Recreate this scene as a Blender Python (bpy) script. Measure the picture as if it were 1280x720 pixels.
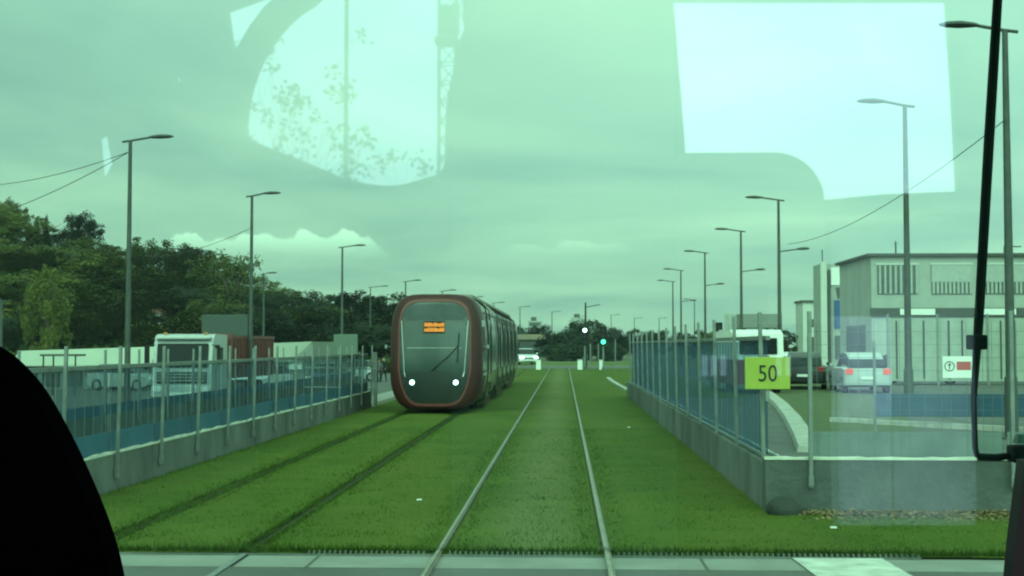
import bpy, bmesh, math, random
from mathutils import Vector, Matrix, noise
R = math.radians
random.seed(7)
S = bpy.context.scene
C = S.collection
for o in list(bpy.data.objects): bpy.data.objects.remove(o)

# ------------------------------------------------------------ camera
EYE = Vector((0, 0, 1.82))
YAW, PITCH, F = 2.326, 2.54, 1600.0
cam = bpy.data.cameras.new('camera'); camo = bpy.data.objects.new('camera', cam); C.objects.link(camo)
camo.location = EYE; camo.rotation_euler = (R(90 + PITCH), 0, R(YAW))
cam.sensor_width = 36; cam.lens = 36 * F / 1280; cam.clip_start = .02; cam.clip_end = 3000
S.camera = camo
_m = camo.rotation_euler.to_matrix()
RT, UP, FW = _m @ Vector((1, 0, 0)), _m @ Vector((0, 1, 0)), _m @ Vector((0, 0, -1))
# ------------------------------------------------------------ light
SUN_EL, SUN_AZ = 38, 205          # sun behind the camera, a little to the left
w = bpy.data.worlds.new('World'); S.world = w; w.use_nodes = True
nt = w.node_tree; nt.nodes.clear()
def N(t, **k):
    n = nt.nodes.new(t)
    for a, b in k.items(): setattr(n, a, b)
    return n
L = lambda a, b: nt.links.new(a, b)
out = N('ShaderNodeOutputWorld'); bg = N('ShaderNodeBackground')
sky = N('ShaderNodeTexSky', sky_type='NISHITA', sun_disc=False)
sky.sun_elevation = R(SUN_EL); sky.sun_rotation = R(SUN_AZ); sky.dust_density = 2.5; sky.air_density = 1.0
tc = N('ShaderNodeTexCoord'); sep = N('ShaderNodeSeparateXYZ'); L(tc.outputs['Generated'], sep.inputs[0])
# cloud deck projected on a high plane
def M(op, a, b=None, c=None, clamp=False):
    n = N('ShaderNodeMath', operation=op); n.use_clamp = clamp
    for i, v in enumerate((a, b, c)):
        if v is None: continue
        if isinstance(v, (int, float)): n.inputs[i].default_value = v
        else: L(v, n.inputs[i])
    return n.outputs[0]
zc = M('ADD', M('MAXIMUM', sep.outputs[2], 0.0), .10)
u, v = M('DIVIDE', sep.outputs[0], zc), M('DIVIDE', sep.outputs[1], zc)
cmb = N('ShaderNodeCombineXYZ'); L(u, cmb.inputs[0]); L(v, cmb.inputs[1])
n1 = N('ShaderNodeTexNoise'); L(cmb.outputs[0], n1.inputs['Vector'])
n1.inputs['Scale'].default_value = .55; n1.inputs['Detail'].default_value = 6; n1.inputs['Roughness'].default_value = .5; n1.inputs['Distortion'].default_value = .4
# low cumulus bank near the horizon: noise in azimuth / elevation
cm2 = N('ShaderNodeCombineXYZ')
az = M('ARCTAN2', sep.outputs[0], sep.outputs[1])
L(M('MULTIPLY', az, 14.0), cm2.inputs[0]); L(M('MULTIPLY', sep.outputs[2], 7.0), cm2.inputs[1])
n2 = N('ShaderNodeTexNoise'); L(cm2.outputs[0], n2.inputs['Vector'])
n2.inputs['Scale'].default_value = 1.5; n2.inputs['Detail'].default_value = 6; n2.inputs['Roughness'].default_value = .5
def bank(a0, a1, base, top):
    """cumulus with a flat base: top height modulated by noise"""
    m1 = N('ShaderNodeMapRange', interpolation_type='SMOOTHSTEP'); L(az, m1.inputs[0]); m1.inputs[1].default_value = a0 - .03; m1.inputs[2].default_value = a0 + .03
    m2 = N('ShaderNodeMapRange', interpolation_type='SMOOTHSTEP'); L(az, m2.inputs[0]); m2.inputs[1].default_value = a1 + .03; m2.inputs[2].default_value = a1 - .03
    side = M('MULTIPLY', m1.outputs[0], m2.outputs[0])
    th = M('MULTIPLY', M('MULTIPLY', M('SUBTRACT', n2.outputs[0], .30), 3.0 * (top - base)), side)
    upl = N('ShaderNodeMapRange', interpolation_type='SMOOTHSTEP')
    L(M('SUBTRACT', M('ADD', th, base), sep.outputs[2]), upl.inputs[0]); upl.inputs[1].default_value = 0; upl.inputs[2].default_value = .0035
    lo = N('ShaderNodeMapRange', interpolation_type='SMOOTHSTEP'); L(sep.outputs[2], lo.inputs[0]); lo.inputs[1].default_value = base - .004; lo.inputs[2].default_value = base + .024
    return M('MULTIPLY', M('MULTIPLY', upl.outputs[0], lo.outputs[0]), side)
b1 = bank(-.315, -.135, .068, .093); b2 = bank(-.045, .05, .070, .088)
banks = M('MAXIMUM', M('MULTIPLY', b1, 1.0), M('MULTIPLY', b2, .8))
mixc = N('ShaderNodeMix', data_type='RGBA')
rmp = N('ShaderNodeValToRGB'); L(n1.outputs[0], rmp.inputs[0])
rmp.color_ramp.elements[0].position = .36; rmp.color_ramp.elements[0].color = (.50, .54, .53, 1)
rmp.color_ramp.elements[1].position = .66; rmp.color_ramp.elements[1].color = (.90, .86, .72, 1)
# brighter cloud overhead and behind the camera (where the sun is), dimmer ahead near the horizon
elev = N('ShaderNodeMapRange'); L(sep.outputs[2], elev.inputs[0]); elev.inputs[1].default_value = .0; elev.inputs[2].default_value = .30; elev.inputs[3].default_value = .72; elev.inputs[4].default_value = 1.08
back = N('ShaderNodeMapRange', interpolation_type='SMOOTHSTEP'); L(sep.outputs[1], back.inputs[0]); back.inputs[1].default_value = .3; back.inputs[2].default_value = -.8; back.inputs[3].default_value = 1.0; back.inputs[4].default_value = 3.0
side = N('ShaderNodeMapRange'); L(az, side.inputs[0]); side.inputs[1].default_value = -.45; side.inputs[2].default_value = .35; side.inputs[3].default_value = .92; side.inputs[4].default_value = 1.28
sc = M('MULTIPLY', M('MULTIPLY', elev.outputs[0], back.outputs[0]), side.outputs[0])
vm = N('ShaderNodeVectorMath', operation='SCALE'); L(rmp.outputs[0], vm.inputs[0]); L(sc, vm.inputs['Scale'])
vs = N('ShaderNodeVectorMath', operation='SCALE'); L(sky.outputs[0], vs.inputs[0]); vs.inputs['Scale'].default_value = .08
L(vs.outputs[0], mixc.inputs[6]); L(vm.outputs[0], mixc.inputs[7]); mixc.inputs[0].default_value = .82
mix2 = N('ShaderNodeMix', data_type='RGBA'); L(banks, mix2.inputs[0]); L(mixc.outputs[2], mix2.inputs[6]); mix2.inputs[7].default_value = (1.0, .98, .84, 1)
fin = N('ShaderNodeVectorMath', operation='SCALE'); L(mix2.outputs[2], fin.inputs[0]); fin.inputs['Scale'].default_value = 10.0
L(fin.outputs[0], bg.inputs[0]); bg.inputs[1].default_value = .10
L(bg.outputs[0], out.inputs[0])
sl = bpy.data.lights.new('sun', 'SUN'); sl.energy = .8; sl.angle = R(14); sl.color = (1, .96, .88)
so = bpy.data.objects.new('sun', sl); C.objects.link(so)
a = R(SUN_AZ); d = Vector((math.sin(a) * math.cos(R(SUN_EL)), math.cos(a) * math.cos(R(SUN_EL)), math.sin(R(SUN_EL))))
so.rotation_euler = d.to_track_quat('Z', 'Y').to_euler()
S.view_settings.view_transform = 'Standard'; S.view_settings.look = 'None'; S.view_settings.gamma = 1
S.view_settings.exposure = 0.75
S.render.engine = 'CYCLES'
S.cycles.pixel_filter_type = 'BLACKMAN_HARRIS'; S.cycles.filter_width = 2.2; S.cycles.max_bounces = 8; S.cycles.transparent_max_bounces = 24

# ------------------------------------------------------------ helpers
def P(px, py, Y):
    """world point seen at photo pixel (1280x720) at depth Y"""
    d = FW * F + RT * (px - 640) + UP * (360 - py)
    return EYE + d * (Y / d.y)
PANE_Y = 1.10
def PV(px, py, YV):
    """real place, behind the camera, of something seen mirrored in the windscreen"""
    p = P(px, py, YV); return Vector((p.x, 2 * PANE_Y - YV, p.z))

MATS = {}
def mat(name, col, rough=.7, var=.18, scale=6.0, bump=0.0, metal=0.0, spec=.4, col2=None, bscale=None, emit=None, es=1.0, stretch=(1, 1, 1)):
    if name in MATS: return MATS[name]
    m = bpy.data.materials.new(name); m.use_nodes = True; t = m.node_tree; b = t.nodes['Principled BSDF']
    b.inputs['Roughness'].default_value = rough; b.inputs['Metallic'].default_value = metal
    b.inputs['Specular IOR Level'].default_value = spec
    tcn = t.nodes.new('ShaderNodeTexCoord'); mp = t.nodes.new('ShaderNodeMapping'); mp.inputs['Scale'].default_value = stretch
    t.links.new(tcn.outputs['Object'], mp.inputs[0])
    n = t.nodes.new('ShaderNodeTexNoise'); n.inputs['Scale'].default_value = scale; n.inputs['Detail'].default_value = 6; n.inputs['Roughness'].default_value = .6
    t.links.new(mp.outputs[0], n.inputs['Vector'])
    r = t.nodes.new('ShaderNodeValToRGB'); t.links.new(n.outputs[0], r.inputs[0])
    c2 = col2 or tuple(c * (1 - var) for c in col); c1 = col if col2 else tuple(min(1, c * (1 + var)) for c in col)
    r.color_ramp.elements[0].position = .32; r.color_ramp.elements[0].color = (*c2, 1)
    r.color_ramp.elements[1].position = .68; r.color_ramp.elements[1].color = (*c1, 1)
    t.links.new(r.outputs[0], b.inputs['Base Color'])
    if bump:
        nb = t.nodes.new('ShaderNodeTexNoise'); nb.inputs['Scale'].default_value = bscale or scale * 4; nb.inputs['Detail'].default_value = 4
        t.links.new(mp.outputs[0], nb.inputs['Vector'])
        bp = t.nodes.new('ShaderNodeBump'); bp.inputs['Strength'].default_value = bump; bp.inputs['Distance'].default_value = .05
        t.links.new(nb.outputs[0], bp.inputs['Height']); t.links.new(bp.outputs[0], b.inputs['Normal'])
    if emit:
        b.inputs['Emission Color'].default_value = (*emit, 1); b.inputs['Emission Strength'].default_value = es
    MATS[name] = m; return m
def see_through(name, tint, refl, rough=0.0, body=None, bf=0.0, rcol=(1, 1, 1)):
    m = bpy.data.materials.new(name); m.use_nodes = True; t = m.node_tree; t.nodes.clear()
    o = t.nodes.new('ShaderNodeOutputMaterial'); tr = t.nodes.new('ShaderNodeBsdfTransparent'); tr.inputs[0].default_value = (*tint, 1)
    g = t.nodes.new('ShaderNodeBsdfGlossy'); g.inputs[0].default_value = (*rcol, 1); g.inputs['Roughness'].default_value = rough
    mx = t.nodes.new('ShaderNodeMixShader'); mx.inputs[0].default_value = refl
    if body:
        df = t.nodes.new('ShaderNodeBsdfDiffuse'); df.inputs[0].default_value = (*body, 1)
        m2 = t.nodes.new('ShaderNodeMixShader'); m2.inputs[0].default_value = bf
        nn = t.nodes.new('ShaderNodeTexNoise'); nn.inputs['Scale'].default_value = .9; nn.inputs['Detail'].default_value = 3
        tcn = t.nodes.new('ShaderNodeTexCoord'); t.links.new(tcn.outputs['Object'], nn.inputs['Vector'])
        mr = t.nodes.new('ShaderNodeMapRange'); mr.inputs[3].default_value = max(0, bf - .15); mr.inputs[4].default_value = bf + .15; mr.inputs[1].default_value = .3; mr.inputs[2].default_value = .7
        t.links.new(nn.outputs[0], mr.inputs[0]); t.links.new(mr.outputs[0], m2.inputs[0])
        t.links.new(tr.outputs[0], m2.inputs[1]); t.links.new(df.outputs[0], m2.inputs[2]); t.links.new(m2.outputs[0], mx.inputs[1])
    else: t.links.new(tr.outputs[0], mx.inputs[1])
    t.links.new(g.outputs[0], mx.inputs[2]); t.links.new(mx.outputs[0], o.inputs[0]); MATS[name] = m; return m

class MB:
    def __init__(s): s.v = []; s.f = []; s.mi = []; s.cur = 0
    def add(s, vs, fs):
        b = len(s.v); s.v += [tuple(p) for p in vs]; s.f += [tuple(b + i for i in f) for f in fs]; s.mi += [s.cur] * len(fs)
    def box(s, x0, x1, y0, y1, z0, z1, bev=0.0, tx=None):
        bm = bmesh.new(); bmesh.ops.create_cube(bm, size=1)
        for q in bm.verts: q.co = Vector(((x0 + x1) / 2 + q.co.x * (x1 - x0), (y0 + y1) / 2 + q.co.y * (y1 - y0), (z0 + z1) / 2 + q.co.z * (z1 - z0)))
        if bev: bmesh.ops.bevel(bm, geom=bm.edges[:], offset=bev, segments=2, affect='EDGES', profile=.6)
        if tx:
            for q in bm.verts: q.co = tx @ q.co
        bm.verts.index_update(); s.add([q.co for q in bm.verts], [[q.index for q in f.verts] for f in bm.faces]); bm.free(); return s
    def tube(s, pts, rad, seg=8, cap=True):
        pts = [Vector(p) for p in pts]; n = len(pts); rad = rad if isinstance(rad, (list, tuple)) else [rad] * n
        vs = []; 
        for i, p in enumerate(pts):
            t = (pts[min(i + 1, n - 1)] - pts[max(i - 1, 0)]).normalized()
            a = t.orthogonal().normalized() if i == 0 else (a - t * a.dot(t)).normalized()
            b = t.cross(a)
            for k in range(seg):
                g = 2 * math.pi * k / seg; vs.append(p + (a * math.cos(g) + b * math.sin(g)) * rad[i])
        fs = [(i * seg + k, i * seg + (k + 1) % seg, (i + 1) * seg + (k + 1) % seg, (i + 1) * seg + k) for i in range(n - 1) for k in range(seg)]
        if cap: fs += [tuple(range(seg))[::-1], tuple(range((n - 1) * seg, n * seg))]
        s.add(vs, fs); return s
    def loft(s, rings, cap0=True, cap1=True, closed=True):
        n = len(rings[0]); vs = [p for r in rings for p in r]
        kk = n if closed else n - 1
        fs = [(i * n + k, i * n + (k + 1) % n, (i + 1) * n + (k + 1) % n, (i + 1) * n + k) for i in range(len(rings) - 1) for k in range(kk)]
        if cap0: fs.append(tuple(range(n))[::-1])
        if cap1: fs.append(tuple(range((len(rings) - 1) * n, len(rings) * n)))
        s.add(vs, fs); return s
    def disc(s, c, r, axis='y', thick=.02, seg=20, r2=None):
        c = Vector(c); e = {'x': Vector((1, 0, 0)), 'y': Vector((0, 1, 0)), 'z': Vector((0, 0, 1))}[axis]
        return s.tube([c - e * thick / 2, c + e * thick / 2], [r, r2 or r], seg)
    def build(s, name, m, parent=None, smooth=False, mats=None):
        me = bpy.data.meshes.new(name); me.from_pydata(s.v, [], s.f); me.update()
        for q in (mats or [m]): me.materials.append(q)
        if mats:
            for p, i in zip(me.polygons, s.mi): p.material_index = i
        if smooth:
            for p in me.polygons: p.use_smooth = True
            try: me.set_sharp_from_angle(angle=R(38))
            except Exception: pass
        bm = bmesh.new(); bm.from_mesh(me); bmesh.ops.recalc_face_normals(bm, faces=bm.faces) if not getattr(s, 'open', False) else None; bm.to_mesh(me); bm.free()
        o = bpy.data.objects.new(name, me); C.objects.link(o)
        if parent: o.parent = parent
        return o
def tag(o, label=None, cat=None, group=None, kind=None):
    for k, q in (('label', label), ('category', cat), ('group', group), ('kind', kind)):
        if q: o[k] = q
    return o
def thing(name, label, cat, loc=(0, 0, 0), rz=0, group=None):
    o = bpy.data.objects.new(name, None); C.objects.link(o); o.location = loc; o.rotation_euler.z = rz
    o.empty_display_size = .2
    return tag(o, label, cat, group)
def dup(root, loc, rz=0, label=None, scale=None, group=None):
    r = root.copy(); C.objects.link(r); r.location = loc; r.rotation_euler = (0, 0, rz)
    if label: r['label'] = label
    if group: r['group'] = group
    if scale: r.scale = scale
    for ch in root.children:
        c = ch.copy(); C.objects.link(c); c.parent = r
        for g in ch.children:
            d = g.copy(); C.objects.link(d); d.parent = c
    return r
def sstep(a, b, x):
    t = max(0, min(1, (x - a) / (b - a))); return t * t * (3 - 2 * t)

# ------------------------------------------------------------ materials
grass_m = mat('grass_turf', (.080, .118, .018), .9, scale=.55, col2=(.052, .085, .011), bump=.5, bscale=30, spec=.1)
def grass_nodes(m):
    t = m.node_tree; b = t.nodes['Principled BSDF']; src = b.inputs['Base Color'].links[0].from_socket
    tc_ = t.nodes.new('ShaderNodeTexCoord'); mp_ = t.nodes.new('ShaderNodeMapping'); mp_.inputs['Scale'].default_value = (1.0, .28, 1)
    t.links.new(tc_.outputs['Object'], mp_.inputs[0])
    n_ = t.nodes.new('ShaderNodeTexNoise'); n_.inputs['Scale'].default_value = .7; n_.inputs['Detail'].default_value = 7; n_.inputs['Roughness'].default_value = .65; t.links.new(mp_.outputs[0], n_.inputs['Vector'])
    r_ = t.nodes.new('ShaderNodeMapRange'); r_.inputs[1].default_value = .42; r_.inputs[2].default_value = .72; r_.inputs[4].default_value = .5; t.links.new(n_.outputs[0], r_.inputs[0])
    x_ = t.nodes.new('ShaderNodeMix'); x_.data_type = 'RGBA'; t.links.new(r_.outputs[0], x_.inputs[0]); t.links.new(src, x_.inputs[6]); x_.inputs[7].default_value = (.135, .125, .030, 1)
    # thin, dusty turf worn along the middle of the running track
    sp = t.nodes.new('ShaderNodeSeparateXYZ'); t.links.new(tc_.outputs['Object'], sp.inputs[0])
    w1 = t.nodes.new('ShaderNodeMath'); w1.operation = 'ADD'; t.links.new(sp.outputs[0], w1.inputs[0]); w1.inputs[1].default_value = .30
    w2 = t.nodes.new('ShaderNodeMath'); w2.operation = 'ABSOLUTE'; t.links.new(w1.outputs[0], w2.inputs[0])
    w3 = t.nodes.new('ShaderNodeMapRange'); w3.interpolation_type = 'SMOOTHSTEP'; w3.inputs[1].default_value = .62; w3.inputs[2].default_value = .05; w3.inputs[4].default_value = .9; t.links.new(w2.outputs[0], w3.inputs[0])
    w4 = t.nodes.new('ShaderNodeMath'); w4.operation = 'MULTIPLY'; t.links.new(w3.outputs[0], w4.inputs[0]); t.links.new(n_.outputs[0], w4.inputs[1])
    y_ = t.nodes.new('ShaderNodeMix'); y_.data_type = 'RGBA'; t.links.new(w4.outputs[0], y_.inputs[0]); t.links.new(x_.outputs[2], y_.inputs[6]); y_.inputs[7].default_value = (.17, .165, .085, 1)
    t.links.new(y_.outputs[2], b.inputs['Base Color'])
grass_nodes(grass_m)
grass_dk = mat('grass_fringe', (.05, .085, .015), .9, scale=3, col2=(.032, .058, .010), spec=.1)
asph = mat('asphalt', (.11, .11, .105), .85, .22, scale=.7, bump=.3, bscale=60, spec=.3)
pave = mat('paving_concrete', (.23, .23, .215), .85, .16, scale=1.6, bump=.25, bscale=50)
kerbm = mat('kerb_stone', (.38, .37, .34), .85, .2, scale=3)
paint = mat('road_paint', (.62, .62, .58), .7, scale=5, col2=(.36, .36, .33))
soil = mat('dry_ground', (.13, .125, .08), .95, scale=.12, col2=(.075, .09, .045), bump=.4, bscale=4)
conc = mat('wall_concrete', (.17, .18, .17), .85, scale=1.1, col2=(.055, .068, .058), bump=.35, bscale=18, stretch=(1, 1, .45))
galv = mat('galvanised_steel', (.22, .24, .235), .5, .2, scale=7, metal=.55)
polem = mat('lamp_pole_paint', (.065, .075, .07), .6, .2, scale=5, metal=.2)
dark = mat('dark_metal', (.012, .013, .014), .5, .2)
black = mat('black_rubber', (.006, .006, .007), .8, .2)
bluep = mat('blue_sheet', (.035, .10, .16), .45, .25, scale=1.4, stretch=(1, 1, .4))
blueg = see_through('blue_glazing', (.70, .78, .82), .015, .12, (.08, .15, .20), .05)
bluef = see_through('blue_pleated_sheet', (.50, .64, .76), .04, .2, (.09, .15, .21), .46)
white = mat('white_paint', (.72, .73, .70), .5, .08)
steel = mat('rail_steel', (.30, .27, .22), .45, .25, scale=9, metal=.6)
rusty = mat('groove_rail', (.045, .035, .022), .7, .3, scale=9, metal=.4)
glassd = mat('vehicle_glass', (.010, .014, .016), .12, .2, spec=.5)
tyre = mat('tyre', (.012, .012, .012), .85, .2)
rim = mat('wheel_rim', (.35, .35, .36), .35, .15, metal=.8)
lampw = mat('headlamp_glow', (.9, .9, .9), .3, .02, emit=(.80, .86, 1.0), es=9)
lampr = mat('tail_lamp', (.45, .02, .02), .3, .1, emit=(1, .08, .05), es=.9)
leafs = [mat('foliage_mid', (.085, .100, .020), .8, scale=.5, col2=(.042, .054, .012), spec=.2),
         mat('foliage_dark', (.024, .036, .012), .8, scale=.5, col2=(.011, .020, .008), spec=.2),
         mat('foliage_olive', (.125, .135, .024), .8, scale=.5, col2=(.050, .062, .014), spec=.2),
         mat('foliage_far', (.035, .050, .026), .8, scale=.2, col2=(.020, .032, .017), spec=.1)]
bark = mat('bark', (.07, .055, .04), .9, .3, scale=4)

# ------------------------------------------------------------ terrain
RID = [(-400, 20), (-100, 17.5), (0, 15.5), (110, 13.5), (200, 10.5), (300, 8), (380, 4.5), (500, 3.0), (600, .5), (700, 0)]
def ridge(px):
    if px <= RID[0][0]: return RID[0][1]
    for (a, b), (c, d) in zip(RID, RID[1:]):
        if px <= c: return b + (d - b) * (px - a) / (c - a)
    return 0
def gz(x, y):
    z = -.7 * sstep(-5.95, -6.9, x)
    if y > 60:
        px = 705 + 1600 * x / y
        z += sstep(112, 185, y) * ridge(px) + (sstep(200, 600, y) * 9 * sstep(560, -200, px) if y > 200 else 0)
    return z
xs = sorted(set([-700, -500, -360, -280, -220, -180] + [-150 + 5 * i for i in range(29)] + [-9, -8, -7.6, -7.2, -6.9, -6.7, -6.5, -6.3, -6.1, -5.95, -5, 0, 5, 10] + [20 * i for i in range(1, 12)] + [300, 450, 700]))
ys = sorted(set([-700, -400, -250, -150, -80, -40, -20, 0, 10, 20, 35, 50, 65, 80, 95, 105] + [110 + 6 * i for i in range(22)] + [260, 300, 360, 450, 600, 900]))
g = MB(); g.open = True
vs = [(x, y, gz(x, y)) for y in ys for x in xs]; n = len(xs)
g.add(vs, [(j * n + i, j * n + i + 1, (j + 1) * n + i + 1, (j + 1) * n + i) for j in range(len(ys) - 1) for i in range(n - 1)])
tag(g.build('ground', soil, smooth=True), kind='structure')

def sheet(name, poly, z, m, kind='structure', thick=0):
    b = MB(); b.open = True
    if thick:
        b.open = False
        b.loft([[(x, y, z - thick) for x, y in poly], [(x, y, z) for x, y in poly]])
    else: b.add([(x, y, z) for x, y in poly], [tuple(range(len(poly)))])
    return tag(b.build(name, m), kind=kind)
# roads: crossing in front, left avenue, right avenue, far crossing
sheet('crossing_road', [(-5.9, -6), (14, -6), (14, 11.0), (-5.9, 11.0)], .012, pave)
sheet('crossing_road_near_lane', [(-5.9, -6), (14, -6), (14, 10.35), (-5.9, 10.35)], .018, asph)
sheet('left_road', [(-24, -20), (-9.8, -20), (-9.8, 108), (-24, 108)], -.69, asph)
sheet('service_lane', [(-9.2, 8), (-7.1, 8), (-7.1, 37), (-9.2, 37)], -.69, pave)
sheet('left_side_pavement', [(-9.4, 38), (-7.0, 38), (-7.0, 96), (-9.4, 96)], -.685, pave)
sheet('right_road', [(9.4, -20), (30, -20), (30, 104), (9.4, 104)], .012, asph)
sheet('car_park', [(3.2, 14.6), (9.2, 14.6), (9.2, 96), (3.2, 96)], .008, asph)
sheet('far_road', [(-5.8, 97), (60, 97), (60, 108), (-5.8, 108)], .016, asph)
sheet('far_footway', [(-5.8, 108.2), (60, 108.2), (60, 110), (-5.8, 110)], .03, pave)
sheet('left_forecourt', [(-75, 60), (-24.2, 60), (-24.2, 108), (-75, 108)], -.688, asph)
# joints on the crossing
j = MB()
for x in (-4.6, -2.1, 1.15, 2.6, 4.0, 5.6, 7.2):
    j.box(x - .012, x + .012, 10.36, 10.99, .013, .016)
j.box(-5.8, 9, 10.355, 10.375, .0185, .022)
tag(j.build('crossing_road_joint', asph), kind='structure')
for x in (2.05, 5.9):
    p = [(x, 8.0), (x + .75, 8.0), (x + .62, 10.98), (x - .13, 10.98)]
    sheet('crosswalk_stripe', p, .024, paint)

# ------------------------------------------------------------ grass track bed
OX, LX = -.36, -3.47; HG = .72
def strip(x0, x1, y0, y1, z, m, name, jag=.02, kind='stuff', flat=None):
    b = MB(); b.open = True
    ys_ = []; y = y0
    while y < y1: ys_.append(y); y += .12 if y < 24 else (.3 if y < 45 else 1.5)
    ys_.append(y1); nx = max(3, int((x1 - x0) / .25)); vs = []
    for jj, y in enumerate(ys_):
        for i in range(nx + 1):
            t = i / nx; x = x0 + (x1 - x0) * t; e = 0
            if i in (0, nx) and i != (flat if flat != -1 else nx): e = (noise.noise(Vector((x * 3, y * 5, 1))) + random.uniform(-.4, .4)) * jag
            zz = z + .018 * noise.noise(Vector((x * 2.2, y * 2.2, 4))) + .008 * noise.noise(Vector((x * 9, y * 9, 2)))
            if i in (0, nx) and i != (flat if flat != -1 else nx): zz = z - .035
            yy = y + (random.uniform(-.03, .03) if jj == 0 else 0)
            vs.append((x + e, yy, zz if jj else z - .035))
    n = nx + 1
    b.add(vs, [(j * n + i, j * n + i + 1, (j + 1) * n + i + 1, (j + 1) * n + i) for j in range(len(ys_) - 1) for i in range(nx)])
    return b, name, m, kind
Z = .055
tr = MB(); tr.open = True
gap = .036
for x0, x1, y1 in ((-5.55, LX - HG - .06, 96), (LX - HG + .06, LX + HG - .06, 96), (LX + HG + .06, OX - HG - gap, 96), (OX - HG + gap, OX + HG - gap, 96), (OX + HG + gap, 2.14, 44)):
    b, *_ = strip(x0, x1, 11.08, y1, Z, None, '', flat=-1 if x1 == 2.14 else None)
    tr.add(b.v, b.f)
b, *_ = strip(OX + HG + gap, 6.5, 44.02, 96, Z, None, ''); tr.add(b.v, b.f)
tag(tr.build('grass', grass_m, smooth=True), 'short green turf covering the tram track bed', 'grass', kind='stuff')
# verge below the wall facing the crossing
b, *_ = strip(2.14, 13, 11.08, 13.85, Z, None, '', flat=0)
m_ = MB(); m_.open = True; m_.add(b.v, b.f); tag(m_.build('grass_verge', grass_m, smooth=True), 'green grass verge between grey crossing and concrete wall', 'grass verge', kind='stuff')
# far verges
sheet('far_lawn', [(-5.8, 110.2), (30, 110.2), (34, 135), (-5.8, 135)], .03, mat('far_lawn_turf', (.13, .15, .05), .9, scale=.1, col2=(.08, .11, .03), spec=.1))
def rail(x, m, lab, w=.035, ztop=Z + .006, y0=2.0):
    b = MB()
    b.box(x - w, x + w, y0, 96, -.02, ztop)
    b.box(x + w + .006, x + w + .014, y0, 96, -.02, ztop - .008)
    t = b.build('rail', m)
    if m is rusty: MB().box(x - w, x + w, y0, 11.02, .0, .028).build('crossing_rail', galv, t)
    return tag(t, lab, 'rail')
rail(OX - HG, steel, 'left shining steel rail of the empty track, in grass', .015)
rail(OX + HG, steel, 'right shining steel rail of the empty track, in grass', .019)
rail(LX - HG, rusty, 'dark sunken left rail of the track under the oncoming tram', .03, .022, 2.0)
rail(LX + HG, rusty, 'dark sunken right rail of the track under the oncoming tram', .03, .022, 2.0)
# tooth strip holding the turf edge
t = MB(); x = -2.2
t.box(-5.5, 3.0, 10.985, 11.0, .0, .03)
while x < 3.0:
    if not any(abs(x - q) < .09 for q in (OX - HG, OX + HG)): t.box(x, x + .012, 11.0, 11.05, .0, .05)
    x += .045
tag(t.build('turf_edging', conc), 'toothed metal edging strip along turf at the crossing', 'edging')
# dark unmown fringe of blades along the turf edge
t = MB(); t.open = True
for i in range(5200):
    x = random.uniform(-5.5, 9.0); y = 11.06 + abs(random.gauss(0, .07)); h = random.uniform(.03, .085); a = random.uniform(0, 6.28); w2 = .006
    dx, dy = math.cos(a) * w2, math.sin(a) * w2; l = random.uniform(-.03, .03)
    t.add([(x - dx, y - dy, .03), (x + dx, y + dy, .03), (x + l, y - .02, .03 + h)], [(0, 1, 2)])
for i in range(9000):
    s_ = random.choice((LX - HG, LX + HG)); sd = random.choice((-1, 1)); x = s_ + sd * random.uniform(.05, .1); y = 11 + 35 * random.random() ** 1.7; h = random.uniform(.02, .06); a = random.uniform(0, 6.28)
    dx, dy = math.cos(a) * .007, math.sin(a) * .007
    t.add([(x - dx, y - dy, .03), (x + dx, y + dy, .03), (x - sd * random.uniform(0, .05), y, .03 + h)], [(0, 1, 2)])
tag(t.build('grass_fringe', grass_dk), 'dark longer blades fringing turf edge and rail grooves', 'grass', kind='stuff')
# blades over the near turf, and little pale specks (litter)
t = MB(); t.open = True
for i in range(60000):
    y = 11.1 + 16 * random.random() ** 1.8; x = random.uniform(-5.5, 2.1 if y > 13.8 else 6.5)
    if any(abs(x - q) < .07 for q in (OX - HG, OX + HG, LX - HG, LX + HG)): continue
    h = random.uniform(.02, .05); a = random.uniform(0, 6.28); dx, dy = math.cos(a) * .006, math.sin(a) * .006
    t.add([(x - dx, y - dy, Z - .015), (x + dx, y + dy, Z - .015), (x + random.uniform(-.03, .03), y + random.uniform(-.03, .03), Z + h - .02)], [(0, 1, 2)])
tag(t.build('grass_blades', mat('grass_blade', (.074, .114, .019), .85, scale=1.2, col2=(.044, .076, .011), spec=.1)), 'fine blades standing in the nearest turf', 'grass', kind='stuff')
# leaf litter at foot of wall
t = MB(); t.open = True
for i in range(4200):
    x = random.uniform(2.4, 9); y = 13.78 - abs(random.gauss(0, .33)); s_ = random.uniform(.012, .03); a = random.uniform(0, 6.28); p = Vector((x, y, Z + random.uniform(.0, .03)))
    e1 = Vector((math.cos(a), math.sin(a), random.uniform(-.5, .5))) * s_; e2 = Vector((-math.sin(a), math.cos(a), random.uniform(-.5, .5))) * s_ * .7
    t.add([p - e1, p + e2, p + e1, p - e2], [(0, 1, 2, 3)])
tag(t.build('leaf_litter', mat('dry_leaves', (.26, .17, .08), .9, scale=9, col2=(.10, .065, .035))), 'brown dry leaves scattered at foot of concrete wall', 'leaf litter', kind='stuff')

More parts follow.
